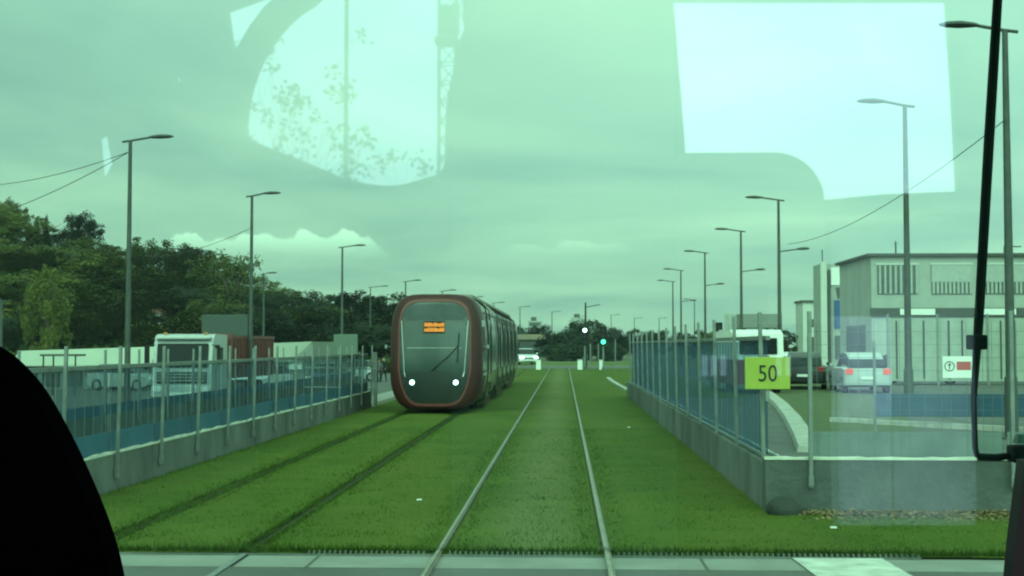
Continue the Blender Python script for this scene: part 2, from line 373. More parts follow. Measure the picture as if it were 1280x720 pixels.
# ------------------------------------------------------------ fences on concrete walls
def seg_wall(root, p0, p1, z0, z1, thick, bl=2.4, capm=kerbm, cap=True, cm=None):
    """concrete base in blocks along p0->p1 (to the left side thick)"""
    p0, p1 = Vector(p0), Vector(p1); d = (p1 - p0); Ln = d.length; d.normalize(); nrm = Vector((-d.y, d.x))
    rz = math.atan2(d.y, d.x); b = MB(); c = MB(); s_ = 0
    while s_ < Ln - .05:
        e = min(s_ + bl, Ln); T = Matrix.Translation((p0.x, p0.y, 0)) @ Matrix.Rotation(rz, 4, 'Z')
        b.box(s_ + .008, e - .008, random.uniform(0, .012), thick, z0, z1 + random.uniform(-.01, .01), .012, T); s_ = e
    o = b.build('concrete_base', cm or conc, root)
    if cap:
        T = Matrix.Translation((p0.x, p0.y, 0)) @ Matrix.Rotation(rz, 4, 'Z'); rings = []; s_ = 0
        while s_ < Ln:
            wq = .02 + .035 * random.random() ** 2; hq = .004 + .02 * random.random()
            rings.append([T @ Vector(q_) for q_ in ((s_, -.005, z1 - .006), (s_, wq, z1 - .006), (s_, wq, z1 + .012 + hq), (s_, -.005, z1 + .008 + hq))]); s_ += random.uniform(.05, .3)
        c.loft(rings)
        c.build('mortar_edge', mat('pale_mortar', (.55, .55, .48), .9, .2), root)
    return T, Ln
def posts(root, pts, z0, z1, r=.028, lean=(0, 0)):
    for (x, y) in pts:
        b = MB(); b.box(x - r, x + r, y - r * 1.1, y + r * 1.1, z0, z1, .006)
        b.box(x - r - .006, x + r + .006, y - r - .012, y + r + .012, z0 + .02, z0 + .13, .004)
        if lean != (0, 0):
            b.v = [(q[0] + lean[0] * (q[2] - z0), q[1] + lean[1] * (q[2] - z0), q[2]) for q in b.v]
        b.build('post', galv, root)
# left barrier beside the track
root = thing('barrier_fence', 'blue glazed fence on low concrete wall along left side of grass', 'fence', (-5.6, 11.5, 0))
inv = Matrix.Translation((5.6, -11.5, 0))
def kid(root):
    bpy.context.view_layer.update()
    for c in root.children:
        if c.matrix_parent_inverse == Matrix.Identity(4): c.matrix_parent_inverse = root.matrix_world.inverted()
seg_wall(root, (-5.6, 11.5), (-5.6, 37.2), -.75, .47, .24, 2.9)
py_ = [12.3 + 1.75 * k for k in range(15)]
posts(root, [(-5.56, y) for y in py_], .16, 1.80, .019, lean=(.02, -.012))
for k, y in enumerate(py_[:-1]):
    b = MB(); b.box(-5.685, -5.675, y + .03, y + 1.72, .50, 1.52); b.build('glazing', blueg, root)
    b = MB(); b.box(-5.66, -5.652, y + .03, y + 1.72, .47, .74); b.build('blue_kickboard', bluep, root)
b = MB(); b.box(-5.70, -5.65, 12.3, 36.8, 1.52, 1.57, .004); b.build('top_rail', galv, root)
b = MB()
y = 12.35
while y < 36.7: b.box(-5.667, -5.663, y, y + .004, .74, 1.52); y += .29
b.build('wire_mesh', galv, root)
kid(root)
# second wall beyond the service lane
root = thing('retaining_fence', 'lower blue panelled fence on stained concrete wall beside left road', 'fence', (-9.5, 13, -.7))
seg_wall(root, (-9.5, 13), (-9.5, 60), -.75, .36, .24, 3.4, cap=False)
p2 = [13.5 + 2.1 * k for k in range(22)]
posts(root, [(-9.46, y) for y in p2], .1, 1.72, .022)
for y in p2[:-1]:
    b = MB(); b.box(-9.56, -9.55, y + .03, y + 2.07, .36, .58); b.build('blue_kickboard', bluep, root)
    b = MB(); [b.box(-9.578, -9.572, y + .03 + q_ * .23, y + .036 + q_ * .23, .58, 1.3) for q_ in range(9)]; b.build('wire_mesh', galv, root)
b = MB(); b.box(-9.6, -9.55, 13.5, 58, 1.3, 1.34, .004); b.build('top_rail', galv, root)
kid(root)
# return railing that closes the end of the left barrier
root = thing('end_railing', 'curved galvanised railing closing the far end of left fence', 'railing', (-5.6, 37.3, 0))
pts = [(-5.5 - 2.6 * (1 - math.cos(t_)), 37.4 + 2.3 * math.sin(t_)) for t_ in [i * math.pi / 16 for i in range(9)]]
for zz in (.5, 1.1):
    b = MB(); b.tube([(x, y, zz) for x, y in pts], .025); b.build('top_rail' if zz > 1 else 'middle_rail', galv, root)
for x, y in pts[::2]:
    b = MB(); b.tube([(x, y, -.7), (x, y, 1.6)], .03); b.build('post', galv, root)
kid(root)

# right barrier: along the track + facing the crossing
root = thing('corner_fence', 'blue pleated fence on concrete wall along right side of track', 'fence', (2.15, 14, 0))
seg_wall(root, (2.40, 14.10), (2.40, 44), -.05, .56, .25, 2.6)
py_ = [14.2 + 2.15 * k for k in range(14)]
posts(root, [(2.19, y) for y in py_], .18, 2.18, .021, lean=(-.02, -.012))
for k, y in enumerate(py_[:-1]):
    # pleated vertical sheet: zig-zag
    b = MB(); b.open = True; n = 14; vs = []
    for i in range(n + 1):
        yy = y + .04 + (2.07) * i / n; xx = 2.235 + (.028 if i % 2 else 0)
        vs += [(xx, yy, .60), (xx, yy, 1.86)]
    b.add(vs, [(2 * i, 2 * i + 2, 2 * i + 3, 2 * i + 1) for i in range(n)]); b.build('pleated_panel', bluef, root)
b = MB(); b.box(2.20, 2.25, 14.1, 42.1, 1.87, 1.92, .004); b.box(2.20, 2.25, 14.1, 42.1, .575, .60); b.build('top_rail', galv, root)
kid(root)
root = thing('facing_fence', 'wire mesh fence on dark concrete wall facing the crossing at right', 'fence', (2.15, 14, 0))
seg_wall(root, (2.14, 13.84), (13, 13.84), -.05, .60, .24, 3.1, cm=mat('shaded_concrete', (.10, .11, .105), .9, scale=.9, col2=(.035, .045, .04), bump=.35, bscale=18))  # darker copy of the concrete; shade on this face is put into colour
fx = [2.62 + 2.12 * k for k in range(5)]
posts(root, [(x, 13.80) for x in fx], .30, 2.18, .021)
for x in fx[:-1]:
    b = MB(); z = .70
    while z < 2.05: b.box(x + .03, x + 2.09, 13.93, 13.934, z, z + .004); z += .14
    q = x + .1
    while q < x + 2.08: b.box(q, q + .004, 13.937, 13.941, .62, 2.08); q += .1 if (q - x) % .5 > .3 else .17
    b.build('wire_mesh', mat('mesh_wire', (.12, .14, .14), .6), root)
    b = MB(); b.box(x + .03, x + 2.09, 14.05, 14.06, .60, .88); b.build('low_screen', mat('grey_screen', (.14, .18, .17), .6, .25, scale=2), root)
kid(root)
# rubber pad/ shade block at base of wall corner
# signs on that fence
def text_obj(txt, size, m, loc, parent, name='lettering', ext=.002, sx=1.0):
    cu = bpy.data.curves.new(name, 'FONT'); cu.body = txt; cu.size = size; cu.extrude = ext; cu.align_x = 'CENTER'; cu.align_y = 'CENTER'
    to = bpy.data.objects.new('t', cu); C.objects.link(to); bpy.context.view_layer.update()
    me = bpy.data.meshes.new_from_object(to); bpy.data.objects.remove(to)
    me.materials.clear(); me.materials.append(m)
    for v_ in me.vertices: v_.co = Vector((v_.co.x * sx, -v_.co.z, v_.co.y))
    o = bpy.data.objects.new(name, me); C.objects.link(o); o.location = loc; o.parent = parent; return o
blk = mat('sign_black', (.012, .013, .014), .6, .1)
c = P(959.5, 466.5, 13.80)
r_ = thing('speed_sign', 'yellow green square sign reading 50 on the fence corner', 'sign', c)
MB().box(-.24, .24, 0, .012, -.172, .172, .008).build('sign_board', mat('sign_yellow_green', (.31, .37, .06), .5, .06, spec=.3), r_)
text_obj('50', .25, blk, (0, -.004, -.01), r_, sx=.85)
MB().box(-.02, .02, .014, .09, -.3, .19).build('bracket', galv, r_)
c = P(1197, 459, 13.80)
r_ = thing('warning_plate', 'white plate with ringed arrow and red panel on mesh fence', 'sign', c)
MB().box(-.155, .155, 0, .008, -.115, .115, .006).build('sign_board', white, r_)
b = MB(); 
for i in range(24):
    a0, a1 = i * math.pi / 12, (i + 1) * math.pi / 12
    b.box(-.006, .006, -.003, -.001, -.055, .055)if False else None
b.tube([(-.085 + .05 * math.cos(i * math.pi / 12), -.002, .01 + .05 * math.sin(i * math.pi / 12)) for i in range(25)], .005, 5)
b.tube([(-.085, -.002, -.025), (-.085, -.002, .04)], .005, 5); b.tube([(-.10, -.002, .02), (-.085, -.002, .042), (-.07, -.002, .02)], .004, 5)
b.build('arrow_symbol', blk, r_)
b = MB(); b.box(-.01, .14, -.003, -.001, -.03, .06); b.build('red_panel', mat('sign_red', (.45, .07, .06), .5, .1), r_)

# ------------------------------------------------------------ street lamps
def lamp_mesh(h, arm, double, low=None):
    """arm>0 reaches +x"""
    s = 1 if arm > 0 else -1
    pole = MB(); pole.tube([(0, 0, 0), (0, 0, 1.2)], [.13, .12], 10); pole.tube([(0, 0, 1.2), (0, 0, h)], [.095, .055], 10)
    pole.box(-.2, .2, -.2, .2, 0, .04, .01)
    am = MB(); am.tube([(-s * .25, 0, h - .03), (0, 0, h), (arm * .8, 0, h + .10)], .035, 8)
    hd = MB()
    def head(m, x0, z0, s, L_=.75):
        rings = []
        for t_, w_, hh in ((0, .05, .04), (.12, .10, .06), (.45, .16, .085), (.8, .13, .07), (1, .03, .03)):
            x = x0 + s * t_ * L_; z = z0 + .02 * t_
            rings.append([(x, w_ * math.cos(k * math.pi / 5), z + hh * math.sin(k * math.pi / 5) * (1 if k < 5 else .55)) for k in range(10)])
        m.loft(rings)
    head(hd, arm * .78, h + .10, s)
    res = [('pole', pole), ('arm', am), ('lamp_head', hd)]
    if double:
        a2 = MB(); hl = h - low; a2.tube([(0, 0, hl), (-s * .8, 0, hl + .1)], .028, 8); h2 = MB(); head(h2, -s * .75, hl + .1, -s, .55)
        res += [('arm', a2), ('lamp_head', h2)]
    return res
lampc = {}
def lamp(px, ty, H, armpx, label, group, base=None, low=None, Yf=None):
    Y = (H - EYE.z) * F / (431 - ty) if Yf is None else Yf
    top = P(px, ty, Y); x = top.x; bz = gz(x, Y) if base is None else base
    h = top.z - bz; armm = armpx / F * Y - (.5 if armpx > 0 else -.5)
    t = thing('street_lamp', label, 'street lamp', (x, Y, bz), 0, group)
    for nm, mb in lamp_mesh(h, armm, low is not None, low): mb.build(nm, polem, t, smooth=True)
    return t
LG, RG = 'street lamps along the left road', 'street lamps along the right road'
lamp(163, 176, 8, 52, 'nearest grey lamp post on left, rising before the wooded hill', LG)
lamp(315, 245, 8, 33, 'second left lamp post, behind the tipper truck body', LG)
lamp(428, 309, 8, 29, 'third left lamp post, beside the grey billboard', LG)
lamp(463, 359, 8, 24, 'small left lamp post just left of oncoming tram', LG)
lamp(507, 352, 8, 19, 'lamp post showing over left corner of the tram roof', LG, Yf=110)
lamp(553, 364, 8, 17, 'lamp head peeking over the middle of tram roof', LG, Yf=130)
lamp(590, 372, 8, 14, 'lamp head peeking over the right corner of tram roof', LG, Yf=150)
lamp(617, 379, 8, 14, 'lamp post behind the rear half of the tram', LG, Yf=165)
lamp(650, 384, 8, 13, 'distant lamp post just right of the tram tail', LG, Yf=185)
lamp(690, 390, 8, 11, 'distant lamp post above the far round bush', LG, Yf=205)
lamp(1256, 38, 8, -74, 'nearest right lamp post, at the right edge beside wiper', RG, base=0)
lamp(1131, 132, 8, -53, 'second right lamp post, before the big pale building', RG, base=0)
lamp(973, 250, 8, -39, 'third right lamp post with lower second arm, above 50 sign', RG, base=0, low=2.2)
lamp(926, 289, 8, -31, 'fourth right lamp post with lower second arm', RG, base=0, low=2.2)
lamp(881, 316, 8, -25, 'fifth right lamp post with lower second arm', RG, base=0, low=2.2)
lamp(851, 338, 8, -21, 'sixth right lamp post, thicker one of a close pair', RG, base=0, low=2.6)
lamp(841, 352, 8, -19, 'seventh right lamp post, left one of a close pair', RG, base=0)
lamp(868, 375, 8, -13, 'short distant lamp post between fifth and sixth right lamps', RG, base=0, Yf=170)
lamp(724, 396, 8, 10, 'faint far lamp post left of the tram signals', RG, base=0, Yf=240)
lamp(764, 394, 8, 11, 'faint far lamp post behind the green signal', RG, base=0, Yf=230)
lamp(793, 398, 8, 10, 'faint far lamp post above far end of right fence', RG, base=0, Yf=240)
lamp(824, 398, 8, 10, 'faint far lamp post left of the close lamp pair', RG, base=0, Yf=240)
lamp(330, 343, 6, -3, 'thin pole lamp without arm right of the second left lamp', LG, Yf=95)
lamp(2, 376, 5, 9, 'short lamp at the left edge beside the white shed', LG, Yf=60)

# ------------------------------------------------------------ overhead cables
def cable(a, b, sag, label, r=.012):
    m = MB(); n = 14; m.tube([a.lerp(b, i / n) - Vector((0, 0, sag * 4 * (i / n) * (1 - i / n))) for i in range(n + 1)], r, 5)
    tag(m.build('overhead_cable', dark), label, 'cable')
pl = P(161, 190, 38)
cable(P(-120, 222, 60), pl, .7, 'upper thin cable running left from the nearest lamp post')
cable(P(-90, 290, 45), pl, .35, 'lower thin cable running left from the nearest lamp post')
cable(P(314, 285, 52), P(180, 320, 90), .4, 'thin cable from the second left lamp to the hill')
cable(P(1256, 150, 25), P(985, 305, 54), .5, 'thin cable running between the right lamp posts', .010)

# ------------------------------------------------------------ trees
def crown_mesh(name, rad, hgt, n_cl, n_leaf, ls, m, shape='round', seed=0):
    rnd = random.Random(seed); vs = []; fs = []; off = Vector((seed * 3.7, seed, 0))
    for i in range(n_cl):
        while True:
            p = Vector((rnd.uniform(-1, 1), rnd.uniform(-1, 1), rnd.uniform(-1, 1)))
            if p.length < 1 and p.length > .35: break
        if shape == 'cone': k = 1 - (p.z + 1) / 2 * .85; p.x *= k; p.y *= k
        if shape == 'umbrella': p.z = abs(p.z) * .7 + .2
        rr = 1 + .35 * noise.noise(p * 1.6 + off)
        c = Vector((p.x * rad * rr, p.y * rad * rr, p.z * hgt / 2 * rr)); cr = rad * rnd.uniform(.16, .30)
        for k in range(n_leaf):
            q = Vector((rnd.gauss(0, 1), rnd.gauss(0, 1), rnd.gauss(0, .75))); q = q.normalized() * cr * rnd.random() ** .4
            e1 = Vector((rnd.gauss(0, 1), rnd.gauss(0, 1), rnd.gauss(0, .6))).normalized(); e2 = e1.orthogonal().normalized()
            a_ = ls * rnd.uniform(.5, 1.3); o = c + q; b_ = len(vs)
            vs += [o - e1 * a_, o + e2 * a_ * .6, o + e1 * a_, o - e2 * a_ * .6]; fs.append((b_, b_ + 1, b_ + 2, b_ + 3))
    me = bpy.data.meshes.new(name); me.from_pydata(vs, [], fs); me.materials.append(m); return me
def trunk_mesh(h, r, seed=0):
    rnd = random.Random(seed); b = MB(); b.tube([(0, 0, -.6), (rnd.uniform(-.1, .1), 0, h * .5), (rnd.uniform(-.2, .2), .1, h)], [r * 1.3, r, r * .5], 8)
    for i in range(6):
        a = i * 1.05 + rnd.random(); z = h * rnd.uniform(.45, .9); l = h * .45
        b.tube([(0, 0, z), (math.cos(a) * l * .5, math.sin(a) * l * .5, z + l * .45), (math.cos(a) * l, math.sin(a) * l, z + l * .75)], [r * .45, r * .3, r * .08], 6)
    me = bpy.data.meshes.new('trunk'); me.from_pydata(b.v, [], b.f); me.materials.append(bark); return me
CR = {}
for k, (m, sh, nc) in {'mid1': (0, 'round', 62), 'mid2': (0, 'round', 54), 'dark1': (1, 'round', 70), 'dark2': (1, 'round', 60), 'olive': (2, 'round', 60), 'pine': (1, 'umbrella', 44), 'cyp': (1, 'cone', 50), 'far': (3, 'round', 50)}.items():
    CR[k] = crown_mesh('crown_' + k, 1, 2, nc + 20, 105, .046, leafs[m], sh, len(CR) + 1)
TM = [trunk_mesh(1, .035, i) for i in range(3)]
def tree(x, y, top, wid, kind, label, group=None, cb=.35, name='tree', cat='tree'):
    """cb: share of the height where the crown starts"""
    bz = gz(x, y); H = top - bz
    t = thing(name, label, cat, (x, y, bz), random.uniform(0, 6.28), group)
    c = bpy.data.objects.new('crown', CR[kind]); C.objects.link(c); c.parent = t
    ch = H * (1 - cb); c.scale = (wid / 2, wid / 2, ch / 2 / 1.05); c.location = (0, 0, H - ch / 2)
    k = bpy.data.objects.new('trunk', random.choice(TM)); C.objects.link(k); k.parent = t; k.scale = (H * .8, H * .8, H * .75)
    return t
HG_ = 'trees covering the wooded hill on the left'
cols = [(-14, 'at the very left edge of the picture'), (22, 'straight above the left end of the white shed'), (62, 'above the small open canopy by the shed'), (104, 'over the long white shed, right half'),
        (146, 'just left of the nearest left lamp post'), (190, 'just right of the nearest left lamp post'), (232, 'above the truck cab'), (275, 'above the red truck body'), (318, 'behind the second left lamp post'), (358, 'midway between second and third left lamps'), (398, 'just left of the third left lamp post'), (442, 'just right of the third left lamp post'), (484, 'directly left of the tram front')]
SK = {-14: 246, 22: 262, 62: 286, 104: 300, 146: 306, 190: 296, 232: 310, 275: 318, 318: 346, 358: 362, 398: 366, 442: 364, 484: 368}
rows = [(182, 0, 'skyline tree on the hilltop'), (163, .30, 'tree high on the slope'), (145, .55, 'tree halfway down the slope'), (130, .80, 'tree low on the slope')]
kn = {'mid1': 'mid green', 'mid2': 'mid green', 'dark1': 'dark green', 'dark2': 'dark green', 'olive': 'yellowish green'}
rr = random.Random(11)
for px, cph in cols:
    for Y, f_, rph in rows:
        ty = SK[px] + (432 - SK[px]) * f_ + rr.uniform(-5, 5) * (f_ > 0)
        Y2 = Y + rr.uniform(-4, 4); p = P(px + rr.uniform(-7, 7) + (18 if f_ in (.30, .80) else 0), ty, Y2)
        kd = rr.choice(['mid1', 'mid2', 'mid2', 'olive', 'mid1', 'dark2']) if px < 300 else rr.choice(['dark1', 'dark2', 'dark1', 'dark2', 'mid2'])
        if (px, f_) == (62, .55): kd = 'olive'
        top = max(p.z, gz(p.x, Y2) + 4.2)
        tree(p.x, Y2, top, rr.uniform(7.5, 10), kd, kn[kd] + ' ' + rph + ' ' + cph, HG_, cb=.12)
# individually recognisable ones
for px, ty, Y, wd, kd, lab, cb in ((106, 266, 186, 5.6, 'dark1', 'tall round dark tree standing out on the skyline left of lamp', .35),
                               (58, 268, 188, 1.8, 'cyp', 'narrow cypress on skyline, taller one of the pair', .1), (46, 272, 187, 1.6, 'cyp', 'narrow cypress on skyline, shorter one of the pair', .1),
                               (60, 342, 121, 4.6, 'olive', 'round yellow green bush tree above the shed canopy', .05),
                               (12, 250, 192, 5.0, 'mid2', 'loose treetop at the upper left end of the hill', .4), (240, 306, 190, 6.5, 'dark1', 'broad dark treetop on the skyline between first two lamps', .3)):
    p = P(px, ty, Y); tree(p.x, Y, p.z, wd, kd, lab, HG_, cb)
# undergrowth on the slope
t = MB(); t.open = True; rr = random.Random(3)
for i in range(26000):
    Y = rr.uniform(112, 190); px = rr.uniform(-60, 560); x = (px - 705) / 1600 * Y; z = gz(x, Y) + rr.uniform(0, 1.1) + .8 * noise.noise(Vector((x * .2, Y * .2, 0)))
    e1 = Vector((rr.gauss(0, 1), rr.gauss(0, 1), rr.gauss(0, 1))).normalized(); e2 = e1.orthogonal().normalized(); s_ = rr.uniform(.25, .6); o = Vector((x, Y, z))
    t.add([o - e1 * s_, o + e2 * s_ * .7, o + e1 * s_, o - e2 * s_ * .7], [(0, 1, 2, 3)])
tag(t.build('undergrowth', mat('scrub', (.045, .06, .015), .9, scale=.08, col2=(.022, .04, .013), spec=.1)), 'dark scrub covering the hill slope between trees', 'undergrowth', kind='stuff')
# bare thin tree on skyline
def bare_tree(base, h, wid, label, leaves=260, seed=1, ls=.16, group=None, lm=None, stems=1):
    rnd = random.Random(seed); t = thing('bare_tree', label, 'tree', base, 0, group); b = MB(); lf = MB(); lf.open = True; tips = []
    def br(p, d, l, r, dep):
        q = p + d * l; mid = p + d * l * .5 + Vector((rnd.uniform(-1, 1), rnd.uniform(-1, 1), 0)) * l * .06
        b.tube([p, mid, q], [r, r * .8, r * .6], 5)
        if dep == 0: tips.append(q); return
        for i in range(rnd.choice((2, 3, 3))):
            nd = (d + Vector((rnd.gauss(0, .42), rnd.gauss(0, .42), rnd.uniform(-.05, .35)))).normalized(); br(p + d * l * rnd.uniform(.55, 1), nd, l * rnd.uniform(.6, .85), r * .55, dep - 1)
    if stems == 1: br(Vector((0, 0, -.3)), Vector((0, 0, 1)), h * .36, h * .012, 4)
    for i in range(stems if stems > 1 else 0):
        a = (i - (stems - 1) / 2) / stems; hh_ = h * (1 - .25 * abs(a)) * rnd.uniform(.85, 1.05)
        br(Vector((a * .4, rnd.uniform(-.2, .2), -.3)), Vector((a * .26, rnd.uniform(-.1, .1), 1)).normalized(), hh_ * .52, h * .0035, 3)
    b.build('trunk', bark, t)
    for i in range(leaves):
        q = rnd.choice(tips) + Vector((rnd.gauss(0, 1), rnd.gauss(0, 1), rnd.gauss(0, 1))) * ls * 1.6; e1 = Vector((rnd.gauss(0, 1), rnd.gauss(0, 1), rnd.gauss(0, 1))).normalized(); e2 = e1.orthogonal()
        lf.add([q - e1 * ls, q + e2 * ls * .6, q + e1 * ls, q - e2 * ls * .6], [(0, 1, 2, 3)])
    lf.build('leaves', lm or leafs[0], t); return t
p = P(292, 312, 150); bare_tree((p.x, 150, gz(p.x, 150)), p.z - gz(p.x, 150) + 1, 4, 'half bare pale tree at the right end of the hill skyline', 500, 5, .14)
# far trees and bushes around the far crossing
FG = 'low trees beyond the far crossing'
for px, ty, Y, wd, kd, lab in ((694, 414, 150, 5.5, 'far', 'low rounded tree just right of tram tail, behind far road'), (712, 412, 146, 4.5, 'far', 'low tree directly left of the tram signals'), (734, 398, 152, 6.5, 'far', 'taller far tree rising behind the tram signals'),
                               (748, 397, 156, 5.5, 'far', 'tallest far tree between the two tram signals', .06) if False else (757, 409, 160, 6, 'far', 'far tree behind the green tram signal'), (776, 416, 165, 5, 'far', 'far tree behind the round dark sign'), (800, 409, 170, 4, 'far', 'far tree above far end of the right fence'), (822, 411, 172, 5, 'far', 'far tree left of the close lamp pair'),
                               (866, 411, 165, 5, 'far', 'far tree between close lamp pair and fifth right lamp'), (645, 404, 190, 6, 'far', 'tall far tree peeping out right of the tram tail'), (672, 404, 205, 6, 'far', 'far tree beside the pale tower block'),
                               (890, 414, 150, 4, 'mid2', 'small tree behind the right green signal'), (950, 412, 140, 5, 'far', 'small tree behind the red and white van'), (985, 410, 135, 5, 'far', 'small tree left of the pale low warehouse')):
    p = P(px, ty, Y); tree(p.x, Y, p.z, wd, kd, lab, FG, .08)
rr = random.Random(21)
p = P(740, 400, 140); bare_tree((p.x, 140, 0), 5.2, 3, 'thin bare tree poking above the tram signals', 160, 8, .12, lm=leafs[3])

# ------------------------------------------------------------ tree, pole, crane behind the camera (seen mirrored in the glass)
b = PV(380, 235, 24); bt = bare_tree((b.x, b.y, 0), 6.4, 3, 'sparse leafy young tree mirrored in the windscreen', 1500, 13, .05, stems=6, lm=mat('foliage_back', (.04, .07, .05), .8, .2))
b = PV(432, 235, 30)
t = thing('mast_pole', 'tall thin pole mirrored in the windscreen beside sparse tree', 'pole', (b.x, b.y, 0))
MB().tube([(0, 0, 0), (0, 0, 11)], [.07, .05], 10).build('pole', polem, t); MB().box(-.2, .2, -.2, .2, 0, .03).build('base_plate', polem, t)
b = PV(559, 200, 100)
t = thing('tower_crane', 'lattice tower crane mirrored in upper middle of the windscreen', 'crane', (b.x, b.y, 0)); ms = MB(); wd = .65; hh = 34
for sx in (-1, 1):
    for sy in (-1, 1): ms.tube([(sx * wd, sy * wd, 0), (sx * wd, sy * wd, hh)], .09, 5)
z = 0
while z < hh - 1.5:
    for a, c in (((-1, -1), (1, -1)), ((1, -1), (1, 1)), ((1, 1), (-1, 1)), ((-1, 1), (-1, -1))):
        ms.tube([(a[0] * wd, a[1] * wd, z), (c[0] * wd, c[1] * wd, z + 1.5)], .07, 4); ms.tube([(a[0] * wd, a[1] * wd, z), (c[0] * wd, c[1] * wd, z)], .07, 4)
    z += 1.5
ms.build('mast', mat('crane_paint', (.08, .09, .07), .6, .2), t)
MB().box(-.95, .95, -.95, .95, 25.5, 26.0, .1).build('slewing_platform', dark, t)
MB().box(-.9, .9, -1.6, -.7, 26.6, 29.0, .15).build('operator_cabin', glassd, t)
jb = MB()
for k in range(26): 
    y0, y1 = k * 1.5, k * 1.5 + 1.5
    jb.tube([(-.5, -y0, 33), (.5, -y1, 33)], .05, 4); jb.tube([(0, -y0, 34), (-.5, -y1, 33)], .05, 4)
for xx, zz in ((-.5, 33), (.5, 33), (0, 34)): jb.tube([(xx, 8, zz), (xx, -39, zz)], .08, 5)
jb.build('jib', MATS['crane_paint'], t)
# low hills behind (seen in the mirror as a soft ridge)
hb = MB(); hb.open = True; vs = []; nx = 60
for i in range(nx + 1):
    x = -260 + 520 * i / nx; h_ = 36 + 9 * noise.noise(Vector((x * .011, 3, 0))) + (10 if abs(x + 30) < 30 else 0)
    vs += [(x, -300, 0), (x, -350, h_), (x, -460, h_ * .8)]
hb.add(vs, [(3 * i + k, 3 * i + 3 + k, 3 * i + 4 + k, 3 * i + 1 + k) for i in range(nx) for k in (0, 1)])
tag(hb.build('hills', leafs[3], smooth=True), kind='structure')

# ------------------------------------------------------------ oncoming tram
copper = mat('copper_red_paint', (.15, .035, .030), .5, .12, scale=3, spec=.5)
maroon = mat('dark_maroon_paint', (.050, .012, .011), .5, .15, scale=2, spec=.3)
roofm = mat('tram_roof_grey', (.20, .19, .16), .55, .12)
maskm = mat('black_mask', (.012, .018, .017), .3, .2, spec=.8)
shine = mat('satin_trim', (.42, .44, .42), .35, .1, metal=.5)
side_gl = mat('tram_window', (.13, .14, .115), .14, .2, spec=1.0)
sidep = mat('side_panel_brown', (.17, .155, .115), .2, .15, scale=1.5, spec=.8)
T = thing('tram', 'dark red tram with lit headlamps coming on the left track', 'tram', (LX + .15, 32.6, .02))
TW, TH, TL = 1.2, 3.22, 26.6
def outline(w_, z0, z1, n=56, e=5.0, flare=0):
    pts = []; cz = (z0 + z1) / 2; hz = (z1 - z0) / 2
    for i in range(n):
        a = 2 * math.pi * i / n + math.pi / n; ca, sa = math.cos(a), math.sin(a)
        x = w_ * (abs(ca) ** (2 / e)) * (1 if ca > 0 else -1); z = cz + hz * (abs(sa) ** (2 / e)) * (1 if sa > 0 else -1)
        x *= 1 - .05 * sstep(cz + .3, z1, z) * 1.3 - .07 * sstep(z0 + .9, z0, z)
        pts.append((x, z))
    return pts
def fy(x, z):   # nose surface: bulged in plan, raked above the waist
    return .26 * (x / 1.2) ** 2 + .055 * (z - .9) ** 2 + .06 * max(0, .7 - z) ** 2
O = outline(TW, .12, 3.12)
def ring(s, dy, flat=None, keep=None):
    cx, cz = 0, 1.62; r = []
    for x, z in O:
        xx = cx + (x - cx) * s; zz = cz + (z - cz) * s
        r.append((xx, fy(xx, zz) + dy if flat is None else flat, zz))
    return r
# nose shell: from the bezel back to the straight body
def m_out():
    r = []
    for i in range(56):
        a = 2 * math.pi * i / 56 + math.pi / 56; ca, sa = math.cos(a), math.sin(a)
        x = .95 * abs(ca) ** .44 * (1 if ca > 0 else -1); z = 1.60 + 1.38 * abs(sa) ** .44 * (1 if sa > 0 else -1)
        r.append((x * (1 - .13 * sstep(1.3, .2, z)), z))
    return r
MO = m_out()
def mring(s_, dy): return [(x * s_, fy(x * s_, 1.6 + (z - 1.6) * s_) + dy, 1.6 + (z - 1.6) * s_) for x, z in MO]
def blend(k, dy): return [(x * (1 - k) + X * k, fy(x * (1 - k) + X * k, z * (1 - k) + Z_ * k) + dy, z * (1 - k) + Z_ * k) for (x, z), (X, Z_) in zip(MO, O)]
b = MB(); b.open = True
rs = [mring(1.0, .01), blend(.35, .02), blend(.7, .07), blend(.92, .17), blend(1.0, .32)]
rs.append([(x, 1.2 + .3 * fy(x, z), z) for x, z in O]); rs.append([(x, 2.0, z) for x, z in O])
b.loft(rs, False, False); b.open = False; b.build('nose_shell', maroon, T, smooth=True)
b = MB(); b.open = True; b.loft([mring(.947, .0), mring(.95, -.018), mring(.995, -.018), mring(1.0, .015)], False, False); b.build('bezel', copper, T, smooth=True)
def mw(z):
    t_ = min(1, abs((z - 1.60) / 1.38 / .95)); return .95 * .95 * (max(0, 1 - t_ ** 4.55)) ** .22 * (1 - .13 * sstep(1.3, .2, z))
def gridmask():
    b_ = MB(); b_.open = True; vs_ = []; n, m = 34, 20
    for j_ in range(n + 1):
        z = 1.60 + 1.38 * .95 * -math.cos(math.pi * j_ / n); w_ = mw(z)
        for i_ in range(m + 1): x = w_ * (2 * i_ / m - 1); vs_.append((x, fy(x, z) + .004, z))
    b_.add(vs_, [(j_ * (m + 1) + i_, j_ * (m + 1) + i_ + 1, (j_ + 1) * (m + 1) + i_ + 1, (j_ + 1) * (m + 1) + i_) for j_ in range(n) for i_ in range(m)]); return b_
b = gridmask(); b.build('front_mask', maskm, T, smooth=True)
